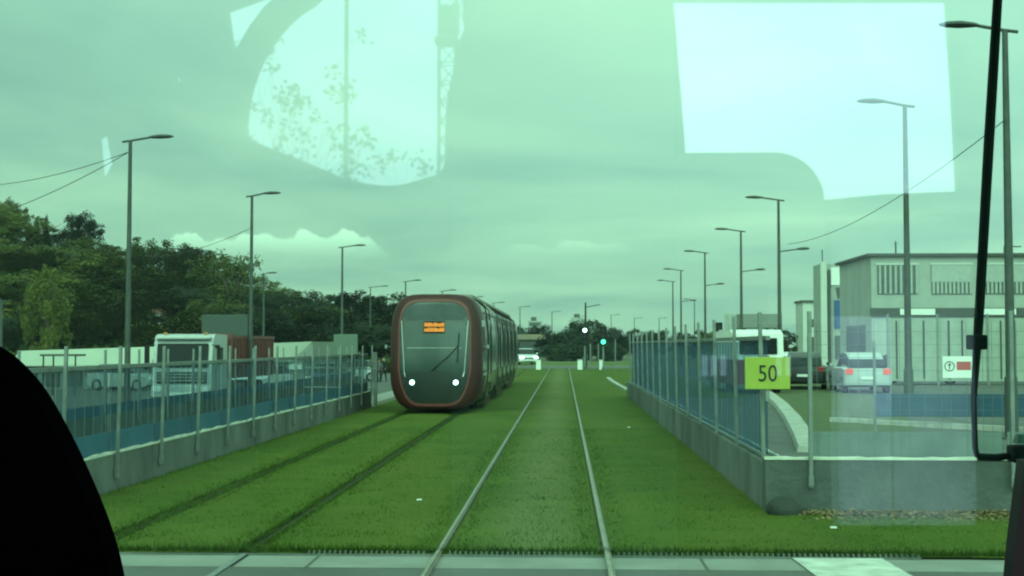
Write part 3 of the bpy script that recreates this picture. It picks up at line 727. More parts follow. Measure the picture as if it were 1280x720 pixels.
def gridpatch(wf, z0, z1, dy, n=26, m=18):
    b_ = MB(); b_.open = True; vs_ = []
    for j_ in range(n + 1):
        z = z0 + (z1 - z0) * (.5 - .5 * math.cos(math.pi * j_ / n)); w_ = wf(z)
        for i_ in range(m + 1): x = w_ * (2 * i_ / m - 1); vs_.append((x, fy(x, z) + dy, z))
    b_.add(vs_, [(j_ * (m + 1) + i_, j_ * (m + 1) + i_ + 1, (j_ + 1) * (m + 1) + i_ + 1, (j_ + 1) * (m + 1) + i_) for j_ in range(n) for i_ in range(m)]); return b_
def rrw(w_, z0, z1, r, taper=0):
    def f(z):
        d_ = min(z - z0, z1 - z); ins = r - math.sqrt(max(0, r * r - (r - d_) ** 2)) if d_ < r else 0
        return (w_ - ins) * (1 - taper * (z1 - z) / (z1 - z0))
    return f
# windscreen patch on the mask, with an inner trim (U shaped) and the dashboard line
def patch(pts_in, dy, n=20):
    """closed outline in x,z laid on the nose surface"""
    cx = sum(p[0] for p in pts_in) / len(pts_in); cz = sum(p[1] for p in pts_in) / len(pts_in)
    return [[(cx + (x - cx) * s_, fy(cx + (x - cx) * s_, cz + (z - cz) * s_) + dy, cz + (z - cz) * s_) for x, z in pts_in] for s_ in (.02, .25, .5, .75, 1)]
ws = []
def rr_path(x0, x1, z0, z1, r, taper=0, n=6):
    out_ = []
    for cx, cz, a0 in ((x1 - r, z1 - r, 0), (x0 + r, z1 - r, 90), (x0 + r, z0 + r, 180), (x1 - r, z0 + r, 270)):
        for i in range(n + 1):
            a = R(a0 + 90 * i / n); out_.append((cx + r * math.cos(a), cz + r * math.sin(a)))
    return [(x * (1 - taper * (z1 - z) / (z1 - z0)), z) for x, z in out_]
b = gridpatch(rrw(.84, 1.10, 2.40, .13, .10), 1.10, 2.40, -.006); b.build('windscreen', mat('tram_windscreen', (.03, .05, .043), .2, .2, scale=1.2, spec=.7), T, smooth=True)
b = gridpatch(rrw(.82, 2.45, 2.84, .15), 2.45, 2.84, -.006); b.build('roof_panel', mat('tram_brow', (.03, .042, .045), .35, .2), T, smooth=True)
for sx in (-1, 1):
    b = MB(); b.tube([(sx * .86 * (1 - .10 * (2.45 - z) / 1.3), fy(.86, z) - .03, z) for z in (2.42, 2.1, 1.8, 1.5, 1.25, 1.1)] + [(sx * .74, fy(.74, 1.0) - .03, .98)], .014, 6); b.build('screen_trim', shine, T)
b = MB(); b.tube([(x, fy(x, 1.72) - .008, 1.72) for x in (-.7, -.35, 0, .35, .7)], .006, 5); b.build('dashboard_edge', shine, T)
# wiper
b = MB(); b.tube([(-.05, fy(.0, 1.15) - .03, 1.15), (.35, fy(.4, 1.5) - .04, 1.48), (.62, fy(.6, 1.78) - .04, 1.78)], .016, 5); b.tube([(.60, fy(.6, 1.4) - .04, 1.35), (.64, fy(.6, 2.1) - .04, 2.1)], .014, 5); b.build('wiper', black, T)
# destination display
dsp = MB(); dsp.box(-.27, .27, fy(0, 2.2) - .04, fy(0, 2.2) - .005, 2.10, 2.40, .01); do = dsp.build('destination_display', black, T)
og = mat('amber_led', (.8, .25, .04), .5, .05, emit=(1, .12, .03), es=.7); rr = random.Random(5)
b = MB(); yf = fy(0, 2.2) - .046
for row in range(2):
    x = -.25
    while x < .24:
        w_ = rr.uniform(.025, .05); b.box(x, min(x + w_, .26), yf, yf + .004, 2.265 - row * .13 + .0, 2.365 - row * .13 - rr.choice((0, .02, 0))); x += w_ + .009
b.build('amber_text_rows', og, do)
# headlamps
for sx in (-1, 1):
    hx = sx * .56; y0 = fy(hx, .84)
    h_ = MB(); h_.disc((hx, y0 - .01, .84), .13, 'y', .05, 20, .12); ho = h_.build('headlight', maskm, T)
    h_ = MB(); h_.disc((hx, y0 - .045, .84), .058, 'y', .02, 20); h_.build('lamp_lens', lampw, ho)
# chin skirt and coupler cover
b = MB(); b.open = True
b.loft([[(x * .86, fy(x, .2) + .02 + dy, z) for x in [-.9 + .15 * i for i in range(13)]] for z, dy in ((.16, .1), (.30, .0), (.42, -.01))], False, False, False); b.build('bumper', maroon, T, smooth=True)
# body modules and gangways
mods = [(2.0, 7.3), (7.75, 16.6), (17.05, TL)]
for y0, y1 in mods:
    b = MB(); b.open = True; b.loft([[(x, y0, z) for x, z in O], [(x, y1, z) for x, z in O]], y0 > 3, True); b.build('car_body', sidep, T, smooth=True)
    b = MB(); b.box(-.85, .85, y0 + .1, y1 - .1, 3.02, 3.17, .06); b.build('roof_fairing', roofm, T, smooth=True)
for y0, y1 in ((7.3, 7.75), (16.6, 17.05)):
    b = MB(); b.open = True; k = 5
    b.loft([[(x * (.95 if i % 2 else .99), y0 + (y1 - y0) * i / k, 1.62 + (z - 1.62) * (.96 if i % 2 else .985)) for x, z in O] for i in range(k + 1)], False, False); b.build('gangway_bellows', black, T)
for sx in (-1, 1):
    # cab side glass (big dark), pale stripe below it
    xx = sx * (TW + .004)
    def quad(y0, y1, z0, z1, nm, m, par=T, off=.004, r=.1):
        q = MB(); q.box(-.006, .006, y0, y1, z0, z1, .004)
        # follow the body side taper
        def bx(z): return TW * (1 - .08 * sstep(1.92, 3.12, z) - .10 * sstep(1.02, .12, z)) * (1 if z < 2.4 else 1 - .06 * ((z - 2.4) / .72) ** 2)
        q.v = [(sx * (bx(v_[2]) + off + .006) + v_[0], v_[1], v_[2]) for v_ in q.v]
        return q.build(nm, m, par)
    quad(.75, 2.35, 1.12, 2.45, 'cab_side_window', side_gl, off=.0)
    quad(.9, 2.35, .98, 1.06, 'pale_stripe', shine)
    dl = [(3.0, 4.5), (8.6, 10.0), (11.9, 13.3), (15.0, 16.3), (18.4, 19.8), (22.0, 23.4)]
    prev = 2.5
    for y0, y1 in dl:
        dr = quad(y0, y1, .32, 2.62, 'door', sidep, off=.012)
        quad(y0 + .08, (y0 + y1) / 2 - .04, .75, 2.5, 'door_glass', side_gl, dr, .026)
        quad((y0 + y1) / 2 + .04, y1 - .08, .75, 2.5, 'door_glass', side_gl, dr, .026)
        for yy in (y0, y1):   # dark curved seal lines up over the cantrail
            q = MB(); q.tube([(sx * (TW + .015) * (1 - .10 * sstep(1.0, .1, z) - .085 * sstep(2.1, 3.15, z)), yy, z) for z in (.2, .6, 1.1, 1.9, 2.3, 2.6, 2.8)] + [(sx * .93, yy, 3.0), (sx * .75, yy, 3.14)], .018, 6); q.build('door_seal', black, T)
    for y0, y1 in ((4.7, 7.1), (8.0, 8.5), (10.15, 11.75), (13.45, 14.85), (17.2, 18.25), (19.95, 21.85), (23.6, 26.2)):
        quad(y0, y1, 1.05, 2.45, 'side_window', side_gl, off=.006)
    quad(2.45, TL - .3, 2.66, 2.72, 'cantrail_strip', roofm)
    for y0, y1 in ((2.6, 5.4), (9.4, 12.2), (18, 21)):
        quad(y0, y1, .14, .36, 'bogie_skirt', maroon, off=.02)
    # camera arm
    q = MB(); q.tube([(sx * 1.17, .9, 1.75), (sx * 1.33, .8, 1.75)], .018, 6); q.box(sx * 1.33 - .03, sx * 1.33 + .03, .74, .88, 1.70, 1.80, .01); q.build('mirror_camera', mat('mirror_grey', (.3, .3, .3), .5), T)
for yy in (3.4, 4.6, 10.2, 11.4, 18.9, 20.1):
    for sx in (-1, 1):
        b = MB(); b.disc((sx * .72, yy, .29), .28, 'x', .12, 22); b.build('wheel', dark, T)

# ------------------------------------------------------------ road vehicles
def car(label, loc, rz, col, name='parked_car', grp=None, kind='hatch', lit=False, tail=False, cat='car'):
    nm = 'car_paint_%d_%d_%d' % tuple(int(c * 100) for c in col); pm = mat(nm, col, .25, .05, spec=.6)
    t = thing(name, label, cat, loc, rz, grp)
    # profile along y (front at -y), half-section lofted across x
    L_, H_, W_ = 4.1, 1.45, .86
    if kind == 'estate': L_, H_ = 4.5, 1.5
    lower = [(-L_ / 2, .35), (-L_ / 2 - .02, .62), (-L_ / 2 + .10, .78), (-.95, .94), (1.55, .98), (L_ / 2 - .05, .92), (L_ / 2, .6), (L_ / 2 - .02, .32), (L_ / 2 - .35, .22), (-L_ / 2 + .3, .22)]
    upper = [(-1.0, .93), (-.35, H_ - .06), (.1, H_), (1.2, H_ - .03), (1.75, 1.25), (L_ / 2 - .12, .95)]
    b = MB(); b.loft([[(x, y * sc_ if abs(x) > .7 else y, .2 + (z - .2) * sz) for y, z in lower] for x, sc_, sz in ((-W_, .95, .93), (-W_ + .1, .99, 1), (0, 1, 1.02), (W_ - .1, .99, 1), (W_, .95, .93))]); b.build('body', pm, t, smooth=True)
    b = MB(); b.loft([[(x, y, z) for y, z in upper] for x in (-.70, -.66, .66, .70)]); b.v = [(x * (1 - .16 * (z - .93)), y, z) for x, y, z in b.v]; b.build('cabin_glass', glassd, t, smooth=True)
    b = MB(); b.loft([[(x, y, z) for y, z in ((-.38, H_ - .045), (.1, H_ + .012), (1.2, H_ - .015), (1.72, 1.27), (1.70, 1.24), (1.2, H_ - .06), (.1, H_ - .03))] for x in (-.63, -.5, .5, .63)]); b.build('roof', pm, t, smooth=True)
    for sx in (-1, 1):
        for yy in (-L_ / 2 + .78, L_ / 2 - .78):
            b = MB(); b.disc((sx * (W_ - .09), yy, .31), .31, 'x', .2, 22); wh = b.build('wheel', tyre, t)
            b = MB(); b.disc((sx * (W_ + .014), yy, .31), .19, 'x', .02, 16); b.build('rim', rim, wh)
        b = MB(); b.box(sx * .62 - .17, sx * .62 + .17, -L_ / 2 - .035, -L_ / 2 + .1, .60, .74, .03); b.build('headlight', lampw if lit else mat('lamp_clear', (.6, .62, .62), .15, .05), t)
        b = MB(); b.box(sx * .68 - .13, sx * .68 + .13, L_ / 2 - .1, L_ / 2 + .03, .72, .92, .03); b.build('tail_light', lampr if tail else mat('lamp_red', (.3, .02, .02), .3, .1), t)
        b = MB(); b.box(sx * .93 - .08, sx * .93 + .08, -.78, -.66, .95, 1.07, .03); b.build('wing_mirror', pm, t)
        for q0, q1 in ((-.34, .05), (.12, .8)):
            pass
    b = MB(); b.box(-.26, .26, -L_ / 2 - .045, -L_ / 2 - .01, .42, .52, .004); b.build('number_plate', white, t)
    b = MB(); b.box(-.26, .26, L_ / 2 - .01, L_ / 2 + .03, .52, .62, .004); b.build('number_plate', white, t)
    b = MB(); b.box(-.5, .5, -L_ / 2 - .03, -L_ / 2 + .03, .54, .66, .01); b.build('grille', black, t)
    return t
CG = 'cars on the roads and lots'
def at(px, Y, base=None):
    x = P(px, 431, Y).x; return (x, Y, gz(x, Y) + .015 if base is None else base)
car('white car with glaring headlamps on far road right of tram', at(657, 116, .02), R(10), (.7, .7, .68), grp=CG, lit=True)
car('pale car close behind the tipper truck at its right', at(328, 66), R(-12), (.55, .58, .58), grp=CG, lit=True)
car('grey car parked left of the truck before the shed', at(158, 70), R(75), (.30, .32, .32), grp=CG)
car('dark blue car facing the viewer left of the tram', at(411, 74), R(-6), (.03, .06, .12), grp=CG)
car('pale car half hidden behind far end of left fence', at(440, 88), R(-80), (.45, .48, .48), grp=CG)
car('silver car parked near the left edge behind fences', at(112, 80), R(80), (.5, .52, .5), grp=CG)
car('black car parked behind the 50 sign and mesh fence', at(1006, 54, .02), R(168), (.02, .022, .025), grp=CG, kind='estate')
car('silver car seen from behind with red tail lights at right', at(1073, 50, .02), R(176), (.40, .42, .44), grp=CG, tail=True, kind='estate')
car('dark maroon car behind the mesh fence left of the wiper', at(1150, 60, .02), R(75), (.07, .028, .03), grp=CG)
car('white car far behind the right fence beside the van', at(983, 62, .02), R(180), (.6, .6, .6), grp=CG)
# red and white van
p = at(930, 50, .02)
t = thing('van', 'white topped van with dark red lower half behind right fence', 'van', p, R(184))
def vloft(prof, xs_, m, nm, par): b = MB(); b.loft([[(x * s_, y, z) for y, z in prof] for x, s_ in xs_]); return b.build(nm, m, par, smooth=True)
vloft([(-2.5, .35), (-2.5, .9), (-2.3, 1.15), (-1.7, 1.25), (2.5, 1.25), (2.52, .35)], [(-.98, 1), (-.93, 1), (.93, 1), (.98, 1)], mat('van_red', (.22, .03, .045), .35, .1), 'lower_body', t)
vloft([(-1.72, 1.25), (-1.1, 2.05), (-.8, 2.28), (0, 2.38), (2.0, 2.36), (2.4, 2.2), (2.5, 1.25)], [(-.94, 1), (-.84, 1), (.84, 1), (.94, 1)], white, 'upper_body', t)
MB().box(-.7, .7, 2.47, 2.53, 1.45, 2.05, .02).build('rear_window', glassd, t)
for sx in (-1, 1):
    MB().box(sx * .86 - .07, sx * .86 + .07, 2.48, 2.56, .8, 1.25, .02).build('tail_light', MATS.get('lamp_red') or lampr, t)
    for yy in (-1.6, 1.6):
        b = MB(); b.disc((sx * .86, yy, .33), .33, 'x', .22, 20); b.build('wheel', tyre, t)
MB().box(-.26, .26, 2.52, 2.55, .5, .62).build('number_plate', white, t)

# tipper truck
p = at(228, 49, -.68)
t = thing('tipper_truck', 'white cabbed tipper truck with ribbed red body facing the viewer', 'truck', p, R(-3))
cabw = mat('truck_white', (.38, .40, .40), .4, .08); rib = mat('truck_red', (.15, .045, .042), .5, .2)
vloft([(0, .55), (-.03, 1.3), (0, 1.55), (.12, 2.5), (.30, 2.86), (.55, 2.92), (1.9, 2.9), (1.95, .75), (.5, .6)], [(-1.17, 1), (-1.10, 1), (1.10, 1), (1.17, 1)], cabw, 'cab', t)
b = MB(); b.loft([[(x, y, z) for x, z in rr_path(-1.02, 1.02, 0, 1, .06)] for y in (0, .02)]); b.v = [(x, y - .045 + .02 + .105 * z, 1.62 + z * .93) for x, y, z in b.v]; b.build('windscreen', mat('truck_glass', (.012, .016, .016), .3, .2, spec=.2), t)
MB().box(-1.0, 1.0, -.05, .0, 1.0, 1.45, .02).build('grille', dark, t)
for z in (1.1, 1.22, 1.34): MB().box(-.95, .95, -.07, -.045, z, z + .035, .005).build('grille_bar', cabw, t)
MB().box(-1.2, 1.2, -.12, .1, .48, .92, .05).build('bumper', cabw, t)
MB().box(-.45, .45, -.15, -.12, .55, .66).build('number_plate', white, t)
for sx in (-1, 1):
    MB().box(sx * .92 - .17, sx * .92 + .17, -.16, -.1, .68, .88, .03).build('headlight', MATS['lamp_clear'], t)
    b = MB(); b.tube([(sx * 1.15, .1, 2.5), (sx * 1.38, .0, 2.45)], .02, 6); b.box(sx * 1.40 - .10, sx * 1.40 + .10, -.06, .02, 1.75, 2.5, .03); b.build('wing_mirror', black, t)
    MB().box(sx * 1.18 - .004, sx * 1.18 + .004, .55, 1.35, 1.75, 2.4, .003).build('side_window', glassd, t)
    for yy in (.85, 2.6, 5.3, 6.6):
        b = MB(); b.disc((sx * 1.0, yy, .5), .5, 'x', .30, 24); wh = b.build('wheel', tyre, t)
        b = MB(); b.disc((sx * 1.16, yy, .5), .27, 'x', .03, 16); b.build('rim', rim, wh)
for xx in (-.8, .8): MB().box(xx - .06, xx + .06, .3, .42, 2.9, 2.98, .02).build('roof_lamp', mat('amber_beacon', (.5, .2, .02), .3), t)
MB().box(-1.1, 1.1, -.02, .35, 2.72, 2.80, .02).build('sun_visor', cabw, t)
MB().box(-.45, .45, 1.9, 8.2, .7, .95, .02).build('chassis', dark, t)
MB().box(-1.2, 1.2, 2.15, 8.2, 1.15, 2.70, .03).build('tipper_body', rib, t)
b = MB()
y = 2.2
while y < 8.2:
    for sx in (-1, 1): b.box(sx * 1.24 - .045, sx * 1.24 + .045, y, y + .10, 1.15, 2.75)
    y += .42
for sx in (-1, 1):
    b.box(sx * 1.25 - .06, sx * 1.25 + .06, 2.12, 8.22, 2.75, 2.88)
b.box(-1.3, 1.3, 2.08, 2.14, 1.2, 2.95)
b.build('body_ribs', rib, t)
MB().box(-1.0, 1.0, 3.1, 4.9, .4, .9, .05).build('side_tank', galv, t)

# ------------------------------------------------------------ buildings
bg_ = mat('building_grey', (.33, .345, .32), .8, .1, scale=.8); bd = mat('roof_edge_dark', (.07, .075, .075), .7); bl = mat('building_light', (.50, .51, .48), .8, .08, scale=.6)
wing = mat('window_dark', (.09, .105, .10), .15, .2, spec=.8); louv = mat('louvre_pale', (.34, .36, .34), .6, .1)
X0 = P(1090, 431, 75).x
t = thing('office_building', 'large pale grey flat roofed building with louvred windows at right', 'building', (X0, 75, 0))
H_ = 6.95
MB().box(0, 30, 0, 8.5, 0, H_).build('wall', bg_, t)
MB().box(-.25, 30.3, -.25, 8.7, H_, H_ + .16).build('roof', bd, t)
MB().box(-.1, 30, -.12, -.003, 3.45, 3.95).build('dark_band', bd, t)
x = .35; k = 0
while x < 28:
    wn = MB().box(x, x + 2.3, -.05, -.004, 4.75, 6.45).build('window', wing, t)
    MB().box(x - .09, x + 2.39, -.07, -.0025, 6.45, 6.55).build('frame', bl, wn)
    if k == 0: q = MB(); [q.box(x + .09 + i * .30, x + .2 + i * .30, -.09, -.052, 4.78, 6.42) for i in range(8)]
    else:
        q = MB(); q.box(x, x + 2.3, -.09, -.052, 5.45, 6.42); [q.box(x + .05 + i * .235, x + .17 + i * .235, -.09, -.052, 4.78, 5.44) for i in range(10)]
    q.build('louvre', louv, wn)
    x += 3.1; k += 1
for x in (1.6, 6.2): MB().box(x, x + 2.0, -.16, -.125, 3.55, 3.9).build('sign_plate', white, t)
for i in range(7):
    wn = MB().box(1.0 + i * 3.1, 3.0 + i * 3.1, -.05, -.004, .9, 3.0).build('window', wing, t); MB().box(1.0 + i * 3.1, 3.0 + i * 3.1, -.11, -.052, 1.9, 1.98).build('transom', bl, wn)
MB().box(-.05, -.004, 1.5, 6.5, 1.2, 3.0).build('side_window', wing, t)
b = MB(); b.tube([(2.2, 3, H_), (2.2, 3, H_ + 1.1)], .05, 6); b.build('vent_pipe', bd, t)
b = MB(); b.tube([(8.3, 2, H_), (8.3, 2, H_ + .7), (9.3, 2, H_ + .7)], .04, 6); b.build('roof_aerial', bd, t)
X0 = P(1026, 431, 110).x; x1 = P(1058, 431, 110).x
t = thing('shop_block', 'tall narrow shop block with blue and white signs left of big building', 'building', (X0, 110, 0))
MB().box(0, x1 - X0 + 1.5, 0, 3, 0, 8.7).build('wall', bg_, t); MB().box(.9, 2.3, -.1, -.003, 6.9, 8.4).build('sign_plate', white, t)
MB().box(1.15, 2.2, -.1, -.003, 3.2, 5.6).build('blue_sign', mat('sign_blue', (.03, .08, .22), .5), t)
MB().box(0, .5, -.35, -.003, 0, 8.9).build('pilaster', bl, t); MB().box(.6, .85, -.2, -.003, 0, 8.2).build('downpipe', bd, t)
q = MB(); q.add([(1.3, -.12, 6.7), (2.3, -.12, 6.7), (1.5, -.12, 5.7), (1.3, -.02, 6.7), (2.3, -.02, 6.7), (1.5, -.02, 5.7)], [(0, 1, 2), (5, 4, 3), (0, 3, 4, 1), (1, 4, 5, 2), (2, 5, 3, 0)]); q.build('awning', bd, t)
wn = MB().box(1.2, 2.2, -.09, -.003, .6, 2.6).build('window', wing, t)
b = MB(); b.tube([(.4, 1, 8.7), (.4, 1, 10)], .05, 5); b.build('aerial', bd, t)
X0 = P(1004, 431, 130).x; x1 = P(1027, 431, 130).x
t = thing('warehouse', 'low pale warehouse with dark outline left of the shop block', 'building', (X0, 130, 0))
MB().box(0, x1 - X0 + 1, 0, 4, 0, 6.1).build('wall', bl, t); MB().box(-.15, x1 - X0 + 1, -.2, 4.2, 6.1, 6.3).build('roof', bd, t); MB().box(.4, 1.5, -.05, -.003, .5, 2.6).build('door', bd, t)
wn = MB().box(.8, 1.4, -.05, -.003, 3.6, 4.4).build('window', wing, t)
X0 = P(925, 431, 95).x; x1 = P(978, 431, 95).x
t = thing('filling_station_canopy', 'flat grey canopy on posts behind the red and white van', 'canopy', (X0, 95, 0))
MB().box(0, x1 - X0, 0, 5, 3.05, 4.1, .03).build('canopy_roof', mat('canopy_grey', (.22, .23, .22), .7), t)
for x in (.4, x1 - X0 - .4):
    for y in (.6, 4.4): MB().box(x - .1, x + .1, y - .1, y + .1, 0, 3.05).build('post', galv, t)
X0 = P(906, 431, 92).x; x1 = P(922, 431, 92).x
t = thing('hoarding', 'small two part grey sign board beside right green signal', 'billboard', (X0, 92, 0))
for i in range(2):
    w_ = (x1 - X0) / 2; MB().box(i * w_, i * w_ + w_ - .06, 0, .08, 2.9, 4.0, .02).build('panel', bg_, t)
for x in (.2, x1 - X0 - .3): MB().box(x, x + .08, .09, .17, 0, 3.9).build('post', galv, t)
# white shed along the left
shedr = mat('shed_roof', (.34, .37, .31), .6, .06, scale=.5); shedw = mat('shed_wall', (.20, .22, .20), .8, .15)
def shed(px0, px1, Y, top, label, nm, depth=10, eave=.6, gable=False):
    x0 = P(px0, 431, Y).x; x1 = P(px1, 431, Y).x; base = -.7; t = thing(nm, label, 'building', (x0, Y, base)); W = x1 - x0; h = top - base
    if gable:   # low pitched, ridge along y hidden; single slope seen from its end
        q = MB(); q.box(.1, W - .2, .1, depth, 0, h - 1.25); q.build('wall', shedw, t)
        q = MB(); q.loft([[(-.2, -.2, h - 1.25), (W * .86, -.2, h - 1.25), (W + .1, -.2, h), (-.2, -.2, h - .15)], [(-.2, depth, h - 1.25), (W * .86, depth, h - 1.25), (W + .1, depth, h), (-.2, depth, h - .15)]]); q.build('roof', shedr, t)
        q = MB(); q.loft([[(W * .55, -.25, h - 1.3), (W * .88, -.25, h - 1.3), (W + .1, -.25, h - .05), (W + .25, -.25, h - .05), (W + .2, -.25, 0), (W - .6, -.25, 0)][0:0] or [(W * .7, -.26, h - 1.1), (W + .15, -.26, h - .02), (W + .15, -.26, h - 1.1)], [(W * .7, -.21, h - 1.1), (W + .15, -.21, h - .02), (W + .15, -.21, h - 1.1)]]); q.build('gable_board', shedw, t)
    else:
        MB().box(.1, W - .1, .1, depth, 0, h - 1.0).build('wall', shedw, t)
        q = MB(); q.loft([[(0, -.3, h - 1.05), (W, -.3, h - 1.05), (W, 1.2, h), (0, 1.2, h - .25)], [(0, -.3, h - 1.12), (W, -.3, h - 1.12), (W, depth, h - 1.12), (0, depth, h - 1.12)]]); q.v[2:4] = [(W, 1.2, h), (0, 1.2, h - .25)]; q.build('roof', shedr, t)
    return t, W, h
t, W, h = shed(14, 190, 72, 1.72, 'long low white roofed shed behind the left fences', 'white_shed')
for i in range(6): MB().box(.7 + i * 1.3, 1.5 + i * 1.3, -.02, .097, .2, 1.3).build('door', bd, t)
t, W, h = shed(318, 388, 78, 2.02, 'pale sloped roof hut right of the tipper truck', 'sloped_hut', gable=True)
MB().box(W - 1.3, W - .5, -.03, .09, 1.0, 1.8, .01).build('window', white, t); MB().box(.6, 1.0, -.03, .09, .3, 1.6, .01).build('door', white, t)
X0 = P(50, 431, 62).x
t = thing('open_canopy', 'small open flat canopy on thin posts before the white shed', 'canopy', (X0, 62, -.69))
MB().box(0, 1.85, 0, 1.2, 1.95, 2.05, .02).build('canopy_roof', bd, t)
for x in (.1, .6, 1.7): MB().box(x, x + .06, .1, .16, 0, 1.95).build('post', dark, t)
# billboards left
X0 = P(252, 431, 85).x
t = thing('billboard', 'wide dark grey billboard above the truck body', 'billboard', (X0, 85, -.7)); bb = mat('billboard_back', (.055, .07, .065), .8, .15)
MB().box(0, 3.1, 0, .15, 2.95, 4.55, .02).build('panel', bb, t)
for x in (.4, 1.5, 2.6): MB().box(x, x + .15, .16, .3, 0, 4.4).build('post', dark, t)
MB().box(-.02, 3.12, -.03, .0, 2.4, 2.9).build('lower_board', mat('board_brown', (.06, .05, .045), .8), t)
X0 = P(417, 431, 70).x
t = thing('billboard', 'small grey green billboard beside the third left lamp', 'billboard', (X0, 70, -.7))
MB().box(0, 1.32, 0, .1, 1.95, 3.1, .02).build('panel', mat('board_green', (.11, .15, .12), .8, .1), t)
for x in (.2, 1.05): MB().box(x, x + .08, .11, .2, 0, 3.0).build('post', dark, t)
# hillside houses glimpsed
for px, py, Y, lab in ((216, 358, 168, 'small pale house showing between hill trees above the truck cab'), (192, 392, 118, 'tiny white gabled hut among trees left of truck cab')):
    Y = min(range(113, 190), key=lambda q: abs(P(px, py, q).z - 1.9 - gz(P(px, py, q).x, q))); p = P(px, py, Y); z0 = gz(p.x, Y); t = thing('house', lab, 'house', (p.x, Y, z0)); hh = 2.0
    MB().box(-.7, .7, 0, 3, 0, hh).build('wall', bl, t); q = MB(); q.loft([[(-.9, y, hh), (.9, y, hh), (0, y, hh + .6)] for y in (-.2, 3.2)]); q.build('roof', mat('tile_roof', (.25, .13, .09), .8), t)
    MB().box(-.2, .2, -.03, -.002, hh - .9, hh - .3).build('window', wing, t)
# far buildings
for px0, px1, ty, Y, lab in ((660, 677, 401, 330, 'distant grey tower block just right of the tram tail'), (714, 732, 397, 340, 'distant pale tower block left of tram signals'), (742, 752, 405, 300, 'distant low block between the tram signals')):
    a_ = P(px0, ty, Y); c_ = P(px1, ty, Y); t = thing('tower_block', lab, 'building', (a_.x, Y, 0)); wd = c_.x - a_.x
    MB().box(0, wd, 0, 8, 0, a_.z).build('wall', bg_, t); MB().box(wd * .2, wd * .6, 2, 5, a_.z, a_.z + 1).build('roof_plant', bd, t)
    for z in [1.5 + 2.6 * i for i in range(int(a_.z / 2.6))]: MB().box(.3, wd - .3, -.1, -.003, z, z + .9).build('window', wing, t)
a_ = P(650, 418, 170); c_ = P(702, 418, 170)
t = thing('low_hall', 'low brown roofed hall behind the far white car', 'building', (a_.x, 170, 0)); wd = c_.x - a_.x
MB().box(0, wd, 0, 9, 0, a_.z - .7).build('wall', mat('hall_wall', (.06, .065, .06), .8), t); MB().box(-.3, wd + .2, -.3, 9.2, a_.z - .7, a_.z, .05).build('roof', mat('hall_roof', (.24, .19, .14), .8, .1), t)
for i in range(4): MB().box(.4 + i * 1.3, 1.1 + i * 1.3, -.05, -.003, .7, 1.5).build('window', wing, t)
a_ = P(1195, 431, 118)
# hedge by the far crossing
CRH = crown_mesh('hedge_leaves', 1, 2, 90, 60, .10, leafs[3], 'round', 44)
for px, Y, wd, lab in ((707, 142, 5.2, 'dark clipped hedge behind far road left of signals'), (762, 142, 3.6, 'dark clipped hedge behind the green tram signal')):
    p = P(px, 431, Y); t = thing('hedge', lab, 'hedge', (p.x, Y, 0)); o = bpy.data.objects.new('foliage', CRH); C.objects.link(o); o.parent = t; o.scale = (wd / 2, 1.2, 1.1); o.location = (0, 0, .9)
    MB().tube([(0, 0, -.2), (0, 0, 1)], .08, 6).build('stem', bark, t)

# right side: kerbs, verge, low blue barrier
def kerb(pts, label, w_=.14, h_=.13):
    b = MB(); n = len(pts); rings = []
    for i, (x, y) in enumerate(pts):
        a_ = Vector(pts[min(i + 1, n - 1)]) - Vector(pts[max(i - 1, 0)]); a_.normalize(); nx_, ny_ = -a_.y * w_ / 2, a_.x * w_ / 2
        rings.append([(x - nx_, y - ny_, 0), (x + nx_, y + ny_, 0), (x + nx_ * .85, y + ny_ * .85, h_), (x - nx_ * .85, y - ny_ * .85, h_)])
    b.loft(rings); tag(b.build('kerb', kerbm), label, 'kerb')
def gp(px, py): 
    d = FW * F + RT * (px - 640) + UP * (360 - py); k = -EYE.z / d.z; q = EYE + d * k; return (q.x, q.y)
kp = [gp(*q) for q in ((1012, 566), (1002, 545), (990, 525), (976, 508), (962, 496), (948, 487), (936, 480))]
b_ = MB(); b_.open = True
sheet('verge_island', kp + [gp(1030, 478), gp(1120, 500), gp(1160, 566)], .022, mat('verge_turf', (.09, .11, .04), .9, scale=1.5, col2=(.06, .08, .03)))
kerb(kp, 'pale curved kerb behind mesh fence below the 50 sign', .42, .12)
kerb([gp(*q) for q in ((760, 474), (766, 479), (774, 484), (783, 489))], 'short pale kerb curving from grass to end of right fence', .2, .11)
kerb([gp(*q) for q in ((1040, 528), (1130, 533), (1280, 541))], 'straight pale kerb across the car park behind mesh fence', .2, .12)
root = thing('blue_barrier', 'low dark blue panel barrier behind mesh fence at far right', 'barrier', (P(1095, 431, 26).x, 26, 0))
x0 = P(1095, 431, 26).x
for i in range(4):
    b = MB(); b.box(i * 2.0, i * 2.0 + 1.95, 0, .05, .38, .84, .01); b.build('blue_panel', mat('navy_sheet', (.025, .07, .12), .5, .2), root)
for i in range(5): MB().tube([(i * 2.0 - .02, .08, 0), (i * 2.0 - .02, .08, 1.9)], .03, 8).build('post', galv, root)
# fence with vertical slats before the big building
root = thing('slat_fence', 'pale slatted gate fence in front of the large building', 'fence', (P(1110, 431, 58).x, 58, 0))
for i in range(7): MB().box(i * 2.2 - .05, i * 2.2 + .05, -.05, .05, 0, 3.2, .01).build('post', galv, root)
for i in range(6):
    q = MB(); q.box(i * 2.2 + .05, i * 2.2 + 2.15, -.01, .01, .2, 3.0); q.build('screen_panel', mat('pale_screen', (.30, .33, .29), .7, .12, scale=2), root)
    q = MB()
    for k in range(3): q.box(i * 2.2 + .35 + k * .6 + (i * 37 % 5) * .05, i * 2.2 + .40 + k * .6 + (i * 37 % 5) * .05, -.06, -.011, .3, 2.9)
    q.build('slat', dark, root)
